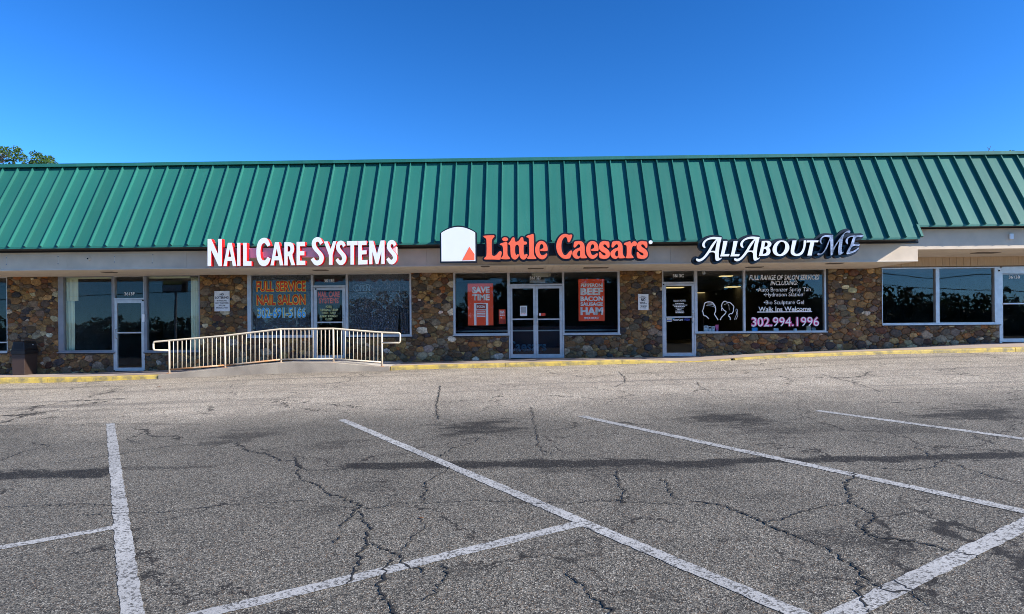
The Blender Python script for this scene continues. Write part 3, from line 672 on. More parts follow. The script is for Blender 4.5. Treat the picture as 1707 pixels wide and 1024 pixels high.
def jamb(pa, pb, ptop, pbot, y0=-.014):
    x0, x1 = X(pa), X(pb); mb = MB(); mb.box(x0, x1, y0, .1, max(Zc((pa + pb) / 2, pbot), zw(x0) - .01), Zc((pa + pb) / 2, ptop)); mb.build('door_jamb', MAT['alu'], B)

# text -------------------------------------------------------------
def txt_mesh(body, bold=0, shear=0, extr=0.0):
    cu_ = bpy.data.curves.new('t', 'FONT'); cu_.body = body; cu_.size = 1; cu_.offset = bold; cu_.shear = shear; cu_.extrude = extr; cu_.resolution_u = 3
    ob = bpy.data.objects.new('t', cu_); C.objects.link(ob)
    dg = bpy.context.evaluated_depsgraph_get(); me = bpy.data.meshes.new_from_object(ob.evaluated_get(dg)); bpy.data.objects.remove(ob); bpy.data.curves.remove(cu_)
    return me
def txt(body, pa, pt, pb, pbm, y, mat, name='lettering', parent=None, bold=0., shear=0., depth=.0015):
    """text filling the photo box pa..pb, pt..pbm on the plane y"""
    me = txt_mesh(body, bold, shear); n = len(me.vertices); co = np.zeros(n * 3, dtype=np.float32); me.vertices.foreach_get('co', co); co = co.reshape(-1, 3)
    lo, hi = co.min(0), co.max(0); A = at(pa, pt, y); Bq = at(pb, pbm, y)
    x0, x1, z1, z0 = A[0], Bq[0], A[2], Bq[2]
    out = np.empty_like(co); out[:, 0] = x0 + (co[:, 0] - lo[0]) / (hi[0] - lo[0]) * (x1 - x0); out[:, 2] = z0 + (co[:, 1] - lo[1]) / (hi[1] - lo[1]) * (z1 - z0); out[:, 1] = y
    me.vertices.foreach_set('co', out.ravel()); me.name = name; me.materials.clear(); me.materials.append(mat)
    bm = bmesh.new(); bm.from_mesh(me); r = bmesh.ops.extrude_face_region(bm, geom=bm.faces[:]); bmesh.ops.translate(bm, vec=(0, depth, 0), verts=[q for q in r['geom'] if isinstance(q, bmesh.types.BMVert)]); bm.to_mesh(me); bm.free(); me.update()
    return link(name, me, parent)
def bars(rows, y, mat, name, parent):      # rows of unreadably small print: word-sized dashes
    mb = MB()
    for pa, pb, py, h in rows:
        x = pa
        while x < pb - .3:
            e = min(x + random.uniform(1.2, 3.4), pb); A = at(x, py - h / 2, y); Q = at(e, py + h / 2, y); mb.box(A[0], Q[0], y - .001, y, Q[2], A[2]); x = e + .5
    return mb.build(name, mat, parent)

# unit F door, E door, D doors, C door, B door
transom(191.4, 239.6, 497, 499.6, '3613F', (207.3, 487.2, 224.3, 492.6))
jamb(189.2, 191.3, 460.5, 617); jamb(239.7, 241.2, 460.5, 617)
DF = door(191.4, 239.6, 500, 618.4, 4, 4, 5.4, 5.5, 0, 554.8, 'L')
transom(522.8, 576.5, 476, 479, '3613E', (540, 465.2, 557.5, 470.8)); jamb(521.6, 522.7, 458.4, 598)
DE = door(523.2, 576.2, 479.5, 597, 5.2, 5.4, 4, 4.5, 0, 537.5, 'R')
transom(850.5, 937.5, 473.4, 476.4, '3613D', (883, 461, 901.5, 466)); jamb(848, 850.4, 453.6, 598); jamb(937.6, 940, 452.6, 598)
DD1 = door(850.8, 893.2, 477, 597, 3.4, 4.2, 4, 6.3, 0, 532.3, 'R'); DD2 = door(893.5, 937.3, 477, 597, 3.4, 4.6, 4, 6.3, 0, 532.3, 'L')
transom(1106.2, 1157.5, 470, 473.2, '3613C', (1121.5, 457, 1140, 462.5)); jamb(1104, 1106.1, 450.6, 596); jamb(1157.6, 1159.8, 450.6, 596)
DC = door(1106.4, 1157.3, 473.8, 594.2, 4, 4, 3, 6, 0, 528.8, 'R')
jamb(1665.5, 1669.8, 446.5, 573)
mbh = MB(); mbh.box(X(1669.9), X(1725), -.014, .1, Zc(1690, 456), ZT - .001); mbh.build('door_header', MAT['alu'], B)
DB = door(1670, 1724, 456.3, 571, 1.6, 4, 1.2, 5.8, 0, 506.3, 'L', handle=False)
txt('3613B', 1681.5, 459.5, 1700.5, 464.5, .014, MAT['decal'], 'address_number', DB, bold=.02)
mc = MB(); a = at(240.3, 525, -.05); mc.box(a[0] - .06, a[0] + .0, -.06, -.016, Zc(238, 537), Zc(238, 524)); mc.build('lock_guard', MAT['white'], DF, bevel=.005)
for dr, px, py in ((DF, 237.8, 501), (DE, 526, 482), (DC, 1106.3, 474.5), (DB, 1666, 451.2)):
    mc = MB(); a = at(px, py, -.03); mc.box(a[0] - .02, a[0] + .02, -.03, -.0125, a[2] - .02, a[2] + .02); mc.build('hinge', MAT['dark'], dr)
mc = MB(); a = at(571.6, 526, 0); mc.tube([(a[0], -.011, a[2]), (a[0], -.022, a[2])], .022, 10); mc.build('lock', MAT['grey'], DE)
mc = MB(); a = at(1155.3, 518.5, 0); mc.tube([(a[0], -.011, a[2]), (a[0], -.022, a[2])], .02, 10); mc.build('lock', MAT['grey'], DC)

# interiors: floors, ceilings, partitions, back walls
def room(xa, xb, depth, zc=2.74, floor=None):
    zf = min(zw(xa), zw(xb)) + .01 if floor is None else floor
    m = MB(); m.box(xa, xb, .21, depth, zf - .05, zf); m.build('interior_floor', MAT['floor'], B)
    m = MB(); x = xa
    while x < xb - .01:
        e = min(x + 1.2, xb); y = .21
        while y < depth - .01:
            q = min(y + .6, depth); m.box(x + .012, e - .012, y + .012, q - .012, zc, zc + .02); y = q
        x = e
    m.box(xa, xb, .21, depth, zc + .021, zc + .05); m.build('interior_ceiling', MAT['ceil'], B)
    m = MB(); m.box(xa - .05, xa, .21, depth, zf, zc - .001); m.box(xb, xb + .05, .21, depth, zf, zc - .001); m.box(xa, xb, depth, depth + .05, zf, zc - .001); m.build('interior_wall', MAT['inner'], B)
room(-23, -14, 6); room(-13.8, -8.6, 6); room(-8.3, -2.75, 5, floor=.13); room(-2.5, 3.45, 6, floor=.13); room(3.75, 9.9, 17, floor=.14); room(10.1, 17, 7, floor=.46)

# ------------------------------------------------------------------ storefront graphics
Yd = YG - .004
def outlined(body, box, fill, line, parent, bold, grow, shear=0):
    pa, pt, pb, pbm = box
    txt(body, pa - .35, pt - .35, pb + .35, pbm + .35, Yd + .0018, line, 'lettering_outline', parent, bold=bold + grow, shear=shear, depth=.001)
    return txt(body, pa + .3, pt + .3, pb - .3, pbm - .3, Yd - .001, fill, 'lettering', parent, bold=bold, shear=shear)
outlined('FULL SERVICE', (427, 468.8, 509.6, 486), MAT['decalred'], MAT['decaly'], WE1, .022, .045)
outlined('NAIL SALON', (427.5, 491.5, 509.8, 508.6), MAT['decalred'], MAT['decaly'], WE1, .022, .045)
outlined('302-691-5166', (428.5, 512.8, 510, 530.5), MAT['decalb'], MAT['decalg'], WE1, .015, .06)
outlined('NAIL CARE', (530, 486.5, 566, 495.5), MAT['decalo'], MAT['decalred'], DE, .02, .03).location
outlined('SYSTEMS', (531.8, 497, 564.3, 505.5), MAT['decalo'], MAT['decalred'], DE, .02, .03)
for body, a, b, y0, y1 in (('HOURS:', 543, 553, 509.5, 513.3), ('TUESDAY-SATURDAY', 533.2, 563.5, 515, 518.8), ('10:00am - 7:30pm', 536.5, 560, 520, 524), ('SUNDAY & MONDAY', 533.5, 563, 525.2, 529), ('CLOSED', 542.5, 554, 530.2, 534)):
    txt(body, a, y0, b, y1, .012, MAT['decalg'], 'lettering', DE, bold=.015)
for o in DE.children:
    if o.name.startswith('lettering'): o.location.y += 0
W = MAT['decal']
txt('FULL RANGE OF SALON SERVICES', 1248.8, 458.9, 1366, 466.3, Yd, W, 'lettering', WC1, bold=.02, shear=.25)
txt('INCLUDING:', 1284.2, 468.2, 1330, 475.4, Yd, W, 'lettering', WC1, bold=.02, shear=.25)
txt('\u2022Auto Bronzer Spray Tan', 1260.8, 479.6, 1351.3, 487.8, Yd, W, 'lettering', WC1)
txt('\u2022Hydration Station', 1273, 488, 1338.5, 496, Yd, W, 'lettering', WC1)
txt('\u2022Bio Sculpture Gel', 1273, 501, 1340.2, 509.2, Yd, W, 'lettering', WC1)
txt('Walk Ins Welcome', 1264.3, 511.6, 1352, 518.8, Yd, W, 'lettering', WC1, bold=.022)
u = MB(); a = at(1262.5, 519.6, Yd); b = at(1353.6, 520.4, Yd); u.box(a[0], b[0], Yd, Yd + .001, b[2], a[2]); u.build('lettering_underline', W, WC1)
outlined('302.994.1996', (1252.5, 528.8, 1365.6, 544.2), MAT['decal'], MAT['pink'], WC1, .0, .06)
def ribbon(pts, y, wd, mat, parent, name='line_drawing', ox=1150, oy=490, sc_=14.627, smooth=2):
    P = [np.array(at(ox + x / sc_, oy + z / sc_, y))[[0, 2]] for x, z in pts]
    for _ in range(smooth):
        Q = [P[0]]
        for a, b in zip(P[:-1], P[1:]): Q += [a * .75 + b * .25, a * .25 + b * .75]
        P = Q + [P[-1]]
    mb = MB(); v = []; f = []
    for i, p in enumerate(P):
        t = P[min(i + 1, len(P) - 1)] - P[max(i - 1, 0)]; t /= np.linalg.norm(t) + 1e-9; q = np.array((-t[1], t[0])) * wd / 2
        v += [(p[0] - q[0], y, p[1] - q[1]), (p[0] + q[0], y, p[1] + q[1])]
    f = [(2 * i, 2 * i + 1, 2 * i + 3, 2 * i + 2) for i in range(len(P) - 1)]
    return mb.add(v, f).build(name, mat, parent)
HEADS = [(.026, [(460, 610), (400, 540), (340, 535), (325, 480), (320, 440), (298, 425), (330, 370), (345, 300), (360, 230), (400, 200), (530, 195), (590, 250), (625, 320), (630, 400), (620, 450), (590, 490), (640, 560), (690, 640)]),
         (.026, [(740, 640), (770, 570), (860, 490), (890, 430), (840, 410), (800, 360), (770, 330), (785, 230), (850, 170), (910, 210), (980, 210), (1030, 260), (1080, 310), (1060, 370), (1065, 410), (1030, 490), (980, 480), (930, 540), (985, 570), (985, 640)]),
         (.012, [(1090, 630), (1110, 560), (1150, 480), (1115, 400), (1140, 360), (1165, 400), (1150, 470), (1180, 520), (1120, 630)]), (.008, [(420, 250), (560, 262), (600, 300)]), (.008, [(400, 285), (560, 300), (605, 335)]), (.008, [(430, 225), (540, 230), (590, 275)]),
         (.008, [(830, 270), (900, 235), (950, 260), (960, 400)]), (.02, [(765, 330), (780, 350), (765, 385), (790, 400), (765, 405)])]
for wd, pts in HEADS: ribbon(pts, Yd, wd, W, WC1)
txt('SALON HOURS', 1122.8, 500, 1142.6, 503, .012, W, 'lettering', DC, bold=.02)
bars([(1125.5, 1140, 506.4, 1.3), (1121.3, 1145.5, 508.8, 1.2), (1124, 1141.5, 511.2, 1.3), (1126.5, 1139.5, 513.8, 1.2), (1129, 1136.5, 516.3, 1.2), (1126, 1140, 518.8, 1.3), (1126, 1140.5, 521.5, 1.3)], .016, W, 'small_print', DC)
# card stickers on the salon door
st = empty('card_sticker', at(1131, 531, .012), 'strip of payment card stickers below the push bar of the salon door', 'sticker')
m = MB(); a, b = at(1111.5, 530.5, .012), at(1120, 536.5, .012); m.box(a[0], b[0], .0135, .015, b[2], a[2]); m.build('card', MAT['beige'], st)
m = MB(); a, b = at(1112, 533.5, .012), at(1119.5, 535, .012); m.box(a[0], b[0], .012, .0134, b[2], a[2]); m.build('card_band', MAT['visab'], st)
txt('MasterCard', 1121.5, 531.7, 1137.8, 534.8, .012, W, 'lettering', st, bold=.03)
m = MB(); a, b = at(1120.3, 529.6, .012), at(1124.5, 531.2, .012); m.box(a[0], b[0], .012, .014, b[2], a[2]); m.build('card_corner', MAT['decalb'], st)
txt('VISA', 1140, 530.8, 1150.5, 535, .012, MAT['visab'], 'lettering', st, bold=.02)

# posters ----------------------------------------------------------
def board(name, pa, pt, pb, pbm, y, mat, label, cat, th=.006, group=None):
    a, b = at(pa, pt, y), at(pb, pbm, y); e = empty(name, ((a[0] + b[0]) / 2, y, b[2]), label, cat, group)
    m = MB(); m.box(a[0], b[0], y, y + th, b[2], a[2]); m.build('board', mat, e, bevel=.001); return e
YP = YG + .02
p1 = board('poster', 779.5, 473, 822.5, 542.5, YP, MAT['orange'], 'large orange poster reading SAVE TIME in the window left of the double doors', 'poster')
txt('SAVE', 787, 478, 816.3, 488.8, YP - .003, MAT['pwhite'], 'lettering', p1, bold=.05); txt('TIME', 787, 490.6, 816.3, 500.8, YP - .003, MAT['pwhite'], 'lettering', p1, bold=.05)
def rect(parent, pa, pt, pb, pbm, y, mat, name):
    a, b = at(pa, pt, y), at(pb, pbm, y); m = MB(); m.box(a[0], b[0], y, y + .0012, b[2], a[2]); return m.build(name, mat, parent)
rect(p1, 790, 505.6, 814, 542.3, YP - .0015, MAT['pwhite'], 'oven_picture'); rect(p1, 794, 506.6, 810, 516, YP - .003, MAT['dorange'], 'oven_sign')
rect(p1, 794, 517.6, 810, 542.3, YP - .003, MAT['orange'], 'oven_opening')
for k in range(4): rect(p1, 795, 519.5 + k * 2.6, 809, 520.8 + k * 2.6, YP - .0045, MAT['pwhite'], 'oven_shelf')
txt('PIZZA', 795.3, 509.5, 808.6, 513.3, YP - .0055, MAT['pwhite'], 'lettering', p1, bold=.04)
p2 = board('poster', 831.5, 516, 842.7, 539.5, YP, MAT['orange'], 'small orange poster with tiny white print beside the SAVE TIME poster', 'poster')
bars([(833, 841, 519, 1.6), (833, 841, 521.4, 1.4), (833, 841, 523.6, 1.2), (833, 841, 525.8, 1.4), (834.5, 837, 530, 1.2)], YP - .003, MAT['pwhite'], 'small_print', p2)
rect(p2, 832.2, 532.5, 842, 538.8, YP - .003, MAT['dorange'], 'picture')
p3 = board('poster', 964, 465.5, 1008, 535.2, YP, MAT['orange'], 'large orange poster listing pizza toppings in the window right of the double doors', 'poster')
for body, a, y0, b, y1 in (('PEPPERONI', 968, 472.6, 1005.2, 478.4), ('BEEF', 967.4, 480, 1005.6, 492), ('BACON', 967.4, 494, 1005.4, 502.3), ('SAUSAGE', 967.4, 504, 1005.2, 510), ('HAM', 967.6, 512.2, 1005.6, 525.2)):
    txt(body, a, y0, b, y1, YP - .003, MAT['pwhite'], 'lettering', p3, bold=.05)
txt('5MEATFEAST', 973.3, 528.6, 999.2, 532.3, YP - .003, MAT['pwhite'], 'lettering', p3, bold=.03)
p4 = board('sticker', 867, 510, 878.6, 526.8, .012, MAT['pwhite'], 'white paper sticker on the left glass of the double doors', 'sticker', .002)
rect(p4, 868.3, 511.5, 877.3, 521.5, .0105, MAT['grey'], 'faded_print'); bars([(868.5, 877.3, 523.5, 1.2)], .011, MAT['decalo'], 'small_print', p4)
p5 = board('sticker', 898.8, 522.2, 909, 526.6, .012, MAT['decalred'], 'small red and white sticker beside the right door handle of the double doors', 'sticker', .002)
rect(p5, 898.9, 522.4, 901.6, 526.4, .0105, MAT['pwhite'], 'white_end')
# wall signs
def wall_sign(pa, pt, pb, pbm, label, rows, smalls, name='wall_sign'):
    y = -.065; e = board(name, pa, pt, pb, pbm, y, MAT['signwhite'], label, 'sign', .02)
    for body, a, y0, b, y1, bo in rows: txt(body, a, y0, b, y1, y - .0015, MAT['ink'], 'lettering', e, bold=bo)
    if smalls: bars(smalls, y - .0015, MAT['ink'], 'small_print', e)
    return e
wall_sign(357.2, 485.4, 382.6, 519, 'white NO LOITERING sign with black lettering on the stone pillar left of the nail salon', [('NO', 366.2, 489.2, 373, 492.8, .04), ('LOITERING', 358.6, 494.4, 381, 498, .03), ('IN PARKING', 361.5, 500.4, 378, 502.6, .02), ('LOT. VIOLATORS', 359.2, 504.2, 380.8, 506.6, .02), ('WILL BE', 364.5, 508.2, 375.6, 510.6, .02), ('PROSECUTED', 360.5, 512, 379.6, 514.4, .02)], None)
wall_sign(1063.6, 490.4, 1081.2, 517, 'small white sign with a large NO on the stone pillar right of the pizza shop', [('NO', 1068.6, 497.2, 1076, 502.6, .04)], [(1069, 1075, 494, .8), (1066, 1078, 495.6, .9), (1066.5, 1075, 504.3, 1.), (1067, 1078, 506.6, 1.), (1067.5, 1078, 509, .9), (1068, 1078, 511.4, .9), (1067, 1077.5, 513.5, 1.)])

# ------------------------------------------------------------------ channel letter signs
def chaikin(p, it):
    q = np.array(p, float)
    for _ in range(it): nx = np.roll(q, -1, 0); q = np.stack([q * .75 + nx * .25, q * .25 + nx * .75], 1).reshape(-1, 2)
    return q
def to_plane(pts, ox, oy, s, y, it=2):
    q = chaikin(pts, it) if it else np.array(pts, float)
    return np.array([at(ox + a / s, oy + b / s, y)[[0, 2]] for a, b in q])
def poly_solid(name, loops, y0, y1, mat, parent, side=None):
    cu_ = bpy.data.curves.new('c', 'CURVE'); cu_.dimensions = '2D'; cu_.fill_mode = 'FRONT'
    for L in loops:
        sp = cu_.splines.new('POLY'); sp.points.add(len(L) - 1); sp.use_cyclic_u = True
        for k, (a, b) in enumerate(L): sp.points[k].co = (a, b, 0, 1)
    ob = bpy.data.objects.new('c', cu_); C.objects.link(ob); dg = bpy.context.evaluated_depsgraph_get(); me = bpy.data.meshes.new_from_object(ob.evaluated_get(dg)); bpy.data.objects.remove(ob); bpy.data.curves.remove(cu_)
    bm = bmesh.new(); bm.from_mesh(me); bmesh.ops.remove_doubles(bm, verts=bm.verts, dist=1e-5)
    for q in bm.verts: q.co = (q.co.x, y0, q.co.y)
    r = bmesh.ops.extrude_face_region(bm, geom=bm.faces[:]); nv = [q for q in r['geom'] if isinstance(q, bmesh.types.BMVert)]; bmesh.ops.translate(bm, vec=(0, y1 - y0, 0), verts=nv)
    bmesh.ops.recalc_face_normals(bm, faces=bm.faces)
    me.materials.clear(); me.materials.append(mat)
    if side is not None:
        me.materials.append(side)
        for f in bm.faces: f.material_index = 0 if f.normal.y < -.9 else 1
    bm.to_mesh(me); bm.free(); me.name = name; return link(name, me, parent)
def grown(loops, d, step=.012):           # outline at distance d around a set of filled loops (marching squares)
    allp = np.concatenate(loops); x0, z0 = allp.min(0) - d - .04; x1, z1 = allp.max(0) + d + .04
    gx = np.arange(x0, x1, step); gz = np.arange(z0, z1, step); XX, ZZ = np.meshgrid(gx, gz); P = np.stack([XX.ravel(), ZZ.ravel()], 1)
    D = np.full(len(P), 1e9); ins = np.zeros(len(P), bool)
    for L in loops:
        A = L; Bv = np.roll(L, -1, 0)
        for a, b in zip(A, Bv):
            ab = b - a; l2 = ab @ ab + 1e-12; t = np.clip(((P - a) @ ab) / l2, 0, 1); q = P - a - t[:, None] * ab; D = np.minimum(D, (q * q).sum(1))
            c = (a[1] > P[:, 1]) != (b[1] > P[:, 1])
            if c.any(): ins ^= c & (P[:, 0] < (b[0] - a[0]) * (P[:, 1] - a[1]) / (b[1] - a[1] + 1e-15) + a[0])
    S = np.sqrt(D); S[ins] *= -1; S = S.reshape(XX.shape) - d
    seg = {}
    def lerp(i, j, k, l):
        a, b = S[i, j], S[k, l]; t = a / (a - b); return (gx[j] + (gx[l] - gx[j]) * t, gz[i] + (gz[k] - gz[i]) * t)
    for i in range(len(gz) - 1):
        row = S[i:i + 2] < 0; act = np.nonzero(~((row[:, :-1].all(0) & row[:, 1:].all(0)) | (~row[:, :-1]).all(0) & (~row[:, 1:]).all(0)))[0]
        for j in act:
            c = [S[i, j] < 0, S[i, j + 1] < 0, S[i + 1, j + 1] < 0, S[i + 1, j] < 0]
            ed = [('h', i, j), ('v', i, j + 1), ('h', i + 1, j), ('v', i, j)]
            cr_ = [k for k in range(4) if c[k] != c[(k + 1) % 4]]
            # corner k -> k+1 is edge k; go with the inside on the left
            if len(cr_) == 2:
                k0 = [k for k in cr_ if c[k] and not c[(k + 1) % 4]][0]; k1 = [k for k in cr_ if k != k0][0]; seg[ed[k0]] = ed[k1]
            elif len(cr_) == 4:
                for k in cr_:
                    if c[k] and not c[(k + 1) % 4]: seg[ed[k]] = ed[(k - 1) % 4]
    def pt(e):
        t, i, j = e
        return lerp(i, j, i, j + 1) if t == 'h' else lerp(i, j, i + 1, j)
    out = []; used = set()
    for s0 in list(seg):
        if s0 in used: continue
        lp = []; e = s0
        while e in seg and e not in used: used.add(e); lp.append(pt(e)); e = seg[e]
        if len(lp) > 8:
            q = np.array(lp); ar = .5 * abs((q[:, 0] * np.roll(q[:, 1], -1) - np.roll(q[:, 0], -1) * q[:, 1]).sum())
            if ar > .0012: out.append(q[::2] if len(q) > 30 else q)
    return out
# nail salon sign: white faces, red returns
YN0, YN1 = -2.86, -2.715
ns = empty('channel_letter_sign', at(500, 430, YN1), 'white channel letter sign with red sides reading NAIL CARE SYSTEMS', 'sign')
A_ = [(400, 150), (465, 150), (540, 540), (482, 540), (468, 455), (392, 455), (380, 540), (325, 540)]; Ah = [(430, 255), (405, 385), (455, 385)]
sh = lambda p, dx, dy=0: [(a + dx, b + dy) for a, b in p]
S1 = [(385, 145), (335, 185), (320, 140), (290, 125), (262, 150), (268, 200), (310, 260), (370, 320), (400, 380), (395, 450), (360, 510), (290, 535), (235, 515), (180, 430), (230, 395), (260, 440), (290, 450), (320, 435), (328, 390), (300, 340), (235, 275), (200, 220), (195, 150), (220, 85), (285, 48), (345, 65)]
S2 = [(765, 190), (720, 228), (708, 190), (688, 178), (665, 200), (672, 240), (720, 300), (765, 350), (780, 400), (765, 470), (720, 520), (680, 525), (640, 510), (595, 440), (635, 405), (660, 440), (685, 450), (705, 430), (708, 400), (685, 360), (625, 295), (603, 240), (608, 175), (640, 125), (690, 110), (735, 130)]
def dbl(p, idx): 
    o = []
    for i, q in enumerate(p): o += [q, q, q] if i in idx else [q]
    return o
NL = [(7, 0, [[(60, 85), (120, 85), (235, 340), (235, 85), (300, 85), (300, 540), (245, 540), (120, 270), (120, 540), (60, 540)]]), (7, 0, [A_, Ah]), (7, 0, [[(555, 150), (610, 150), (610, 535), (555, 535)]]),
      (7, 0, [[(655, 150), (715, 150), (715, 460), (795, 460), (795, 535), (655, 535)]]),
      (7, 2, [dbl([(1110, 190), (1060, 215), (1035, 165), (1000, 150), (965, 180), (945, 260), (945, 360), (965, 430), (1005, 450), (1040, 430), (1065, 385), (1115, 415), (1085, 490), (1050, 530), (1000, 545), (940, 525), (900, 460), (878, 380), (875, 260), (895, 160), (935, 90), (1000, 62), (1050, 72), (1090, 120)], (0, 1, 10, 11))]),
      (7, 0, [sh(A_, 788, -12), sh(Ah, 788, -12)]),
      (7, 1, [dbl([(1345, 140), (1440, 138), (1490, 160), (1510, 230), (1505, 300), (1470, 350), (1525, 525), (1465, 525), (1415, 370), (1400, 370), (1400, 528), (1345, 528)], (0, 6, 7, 8, 9, 10, 11)), dbl([(1400, 205), (1435, 205), (1450, 250), (1440, 295), (1400, 300)], (0, 4))]),
      (7, 0, [[(1550, 135), (1690, 133), (1690, 205), (1605, 207), (1605, 290), (1680, 290), (1680, 360), (1605, 360), (1605, 450), (1695, 450), (1695, 522), (1550, 524)]]),
      (8, 2, [dbl(S1, (0, 1, 13, 14))]), (8, 0, [[(400, 128), (460, 125), (515, 255), (555, 125), (610, 122), (545, 350), (545, 518), (485, 518), (485, 355)]]), (8, 2, [dbl(S2, (0, 1, 13, 14))]),
      (8, 0, [[(785, 122), (965, 118), (965, 188), (905, 190), (905, 515), (845, 515), (845, 192), (785, 195)]]), (8, 0, [[(975, 120), (1115, 115), (1115, 185), (1035, 188), (1035, 278), (1115, 275), (1115, 340), (1035, 345), (1035, 438), (1130, 435), (1130, 510), (975, 515)]]),
      (8, 0, [[(1160, 115), (1225, 115), (1290, 340), (1350, 112), (1415, 110), (1418, 505), (1362, 505), (1362, 300), (1310, 505), (1270, 505), (1212, 300), (1212, 508), (1158, 508)]]), (8, 2, [dbl(sh(S2, 850, -12), (0, 1, 13, 14))])]
for reg, it, loops in NL:
    ox = 340 if reg == 7 else 500
    poly_solid('letter', [to_plane(l, ox, 390, 10.041, YN0, it) for l in loops], YN0, YN1, MAT['letterwhite'], ns, MAT['red'])
def raceway(parent, pa, pb, pt, pbm, y0, y1, mat):
    a, b = at(pa, pt, y0), at(pb, pbm, y0); m = MB(); m.box(a[0], b[0], y0, y1, b[2], a[2]); m.build('raceway', mat, parent, bevel=.004)
    k = MB()
    for t in (.08, .36, .64, .92):
        x = a[0] + (b[0] - a[0]) * t; k.box(x - .02, x + .02, y1 + .001, YF - .001, (a[2] + b[2]) / 2 - .03, (a[2] + b[2]) / 2 + .03)
    k.build('bracket', MAT['alud'], parent)
raceway(ns, 352, 661, 414.5, 427.5, YN1 + .002, YN1 + .13, MAT['raceway'])

# pizza shop sign
YL0, YL1 = -2.86, -2.80
ls = empty('channel_letter_sign', at(950, 430, YL1), 'coral letter sign with thick black outline reading Little Caesars', 'sign')
def reg(ox, oy, s): return lambda loops, it=2: [to_plane(l, ox, oy, s, YL0, it) for l in loops]
r1 = reg(800, 380, 14.225); r2 = reg(920, 380, 17.067); r3 = reg(1000, 380, 17.067)
dot = [(597 + 70 * math.cos(t), 270 + 46 * math.sin(t)) for t in np.linspace(0, 2 * math.pi, 16, endpoint=False)]
LA = [(640, 390), (740, 375), (820, 375), (880, 405), (925, 480), (935, 570), (935, 760), (1000, 830), (1000, 862), (830, 870), (815, 840), (800, 835), (780, 870), (720, 885), (650, 865), (595, 800), (580, 730), (600, 670), (680, 600), (800, 560), (808, 510), (785, 465), (750, 465), (715, 500), (670, 560), (630, 560), (615, 530), (625, 450)]
LAh = [(805, 635), (755, 660), (722, 700), (712, 750), (730, 800), (770, 818), (805, 800)]
LS = [(60, 385), (130, 370), (190, 385), (255, 390), (272, 430), (275, 540), (255, 575), (225, 565), (190, 500), (150, 465), (110, 470), (92, 500), (120, 550), (200, 590), (260, 650), (290, 720), (285, 800), (230, 865), (140, 885), (60, 875), (10, 865), (-20, 830), (-30, 700), (-10, 680), (20, 690), (60, 750), (110, 785), (155, 785), (170, 750), (140, 715), (60, 680), (0, 630), (-30, 570), (-25, 480), (10, 415)]
LC = [r1([[(80, 185), (330, 172), (345, 190), (335, 215), (285, 265), (278, 330), (278, 600), (290, 650), (330, 672), (375, 655), (420, 605), (455, 560), (490, 548), (520, 570), (515, 620), (498, 680), (492, 740), (470, 757), (300, 748), (110, 752), (92, 725), (140, 685), (160, 650), (158, 290), (140, 250), (85, 215)]]),
      r1([[(468, 390), (500, 365), (560, 350), (610, 328), (645, 340), (652, 370), (650, 560), (655, 650), (715, 710), (710, 745), (505, 745), (497, 715), (550, 660), (552, 560), (545, 450), (520, 412), (478, 405)], dot]),
      r1([[(668, 370), (720, 320), (760, 240), (790, 222), (825, 235), (832, 325), (870, 335), (930, 300), (965, 235), (1000, 218), (1030, 235), (1036, 325), (1100, 325), (1122, 355), (1105, 395), (1045, 398), (1036, 420), (1036, 590), (1060, 650), (1095, 615), (1130, 625), (1130, 660), (1100, 720), (1050, 755), (990, 745), (945, 690), (930, 600), (928, 405), (835, 402), (832, 580), (860, 655), (895, 622), (922, 625), (925, 660), (895, 715), (845, 755), (790, 745), (740, 690), (725, 600), (722, 410), (680, 395)]]),
      r1([[(1098, 205), (1130, 180), (1195, 165), (1255, 142), (1280, 155), (1280, 560), (1285, 650), (1340, 715), (1335, 738), (1125, 738), (1118, 712), (1165, 660), (1170, 560), (1165, 260), (1145, 232), (1105, 222)]]),
      r1([[(1470, 310), (1530, 330), (1580, 390), (1605, 460), (1610, 530), (1595, 550), (1440, 550), (1422, 525), (1445, 505), (1490, 490), (1510, 465), (1500, 410), (1475, 380), (1445, 385), (1420, 430), (1410, 510), (1420, 590), (1450, 645), (1490, 655), (1530, 640), (1570, 605), (1595, 610), (1600, 635), (1580, 680), (1535, 730), (1470, 750), (1400, 725), (1340, 660), (1310, 570), (1308, 490), (1330, 400), (1380, 335), (1430, 312)]]),
      r2([[(570, 195), (580, 215), (560, 290), (515, 390), (480, 415), (450, 400), (440, 330), (420, 270), (380, 258), (330, 290), (285, 380), (268, 500), (275, 620), (305, 720), (345, 775), (390, 780), (430, 755), (490, 680), (540, 640), (580, 655), (575, 710), (545, 790), (515, 865), (480, 870), (400, 885), (300, 865), (200, 780), (140, 660), (120, 530), (135, 410), (190, 290), (270, 200), (370, 170), (430, 180), (480, 202), (540, 190)]]),
      r2([LA, LAh]),
      r2([[(1150, 375), (1220, 385), (1280, 430), (1320, 510), (1330, 600), (1325, 650), (1290, 660), (1130, 658), (1110, 630), (1125, 605), (1190, 585), (1210, 540), (1195, 480), (1160, 460), (1125, 480), (1100, 550), (1095, 640), (1110, 720), (1140, 775), (1185, 780), (1230, 755), (1280, 720), (1310, 735), (1300, 790), (1250, 850), (1180, 885), (1100, 875), (1020, 800), (980, 700), (972, 600), (990, 500), (1040, 420), (1100, 380)]]),
      r3([LS]), r3([sh(LA, -285), sh(LAh, -285)]),
      r3([[(680, 450), (720, 420), (790, 400), (850, 380), (880, 395), (885, 460), (920, 410), (970, 378), (1020, 385), (1058, 430), (1050, 490), (1010, 522), (970, 505), (930, 530), (905, 590), (895, 700), (900, 760), (960, 830), (965, 862), (735, 866), (735, 840), (765, 790), (770, 700), (768, 520), (740, 490), (695, 480)]]),
      r3([sh(LS, 1078)])]
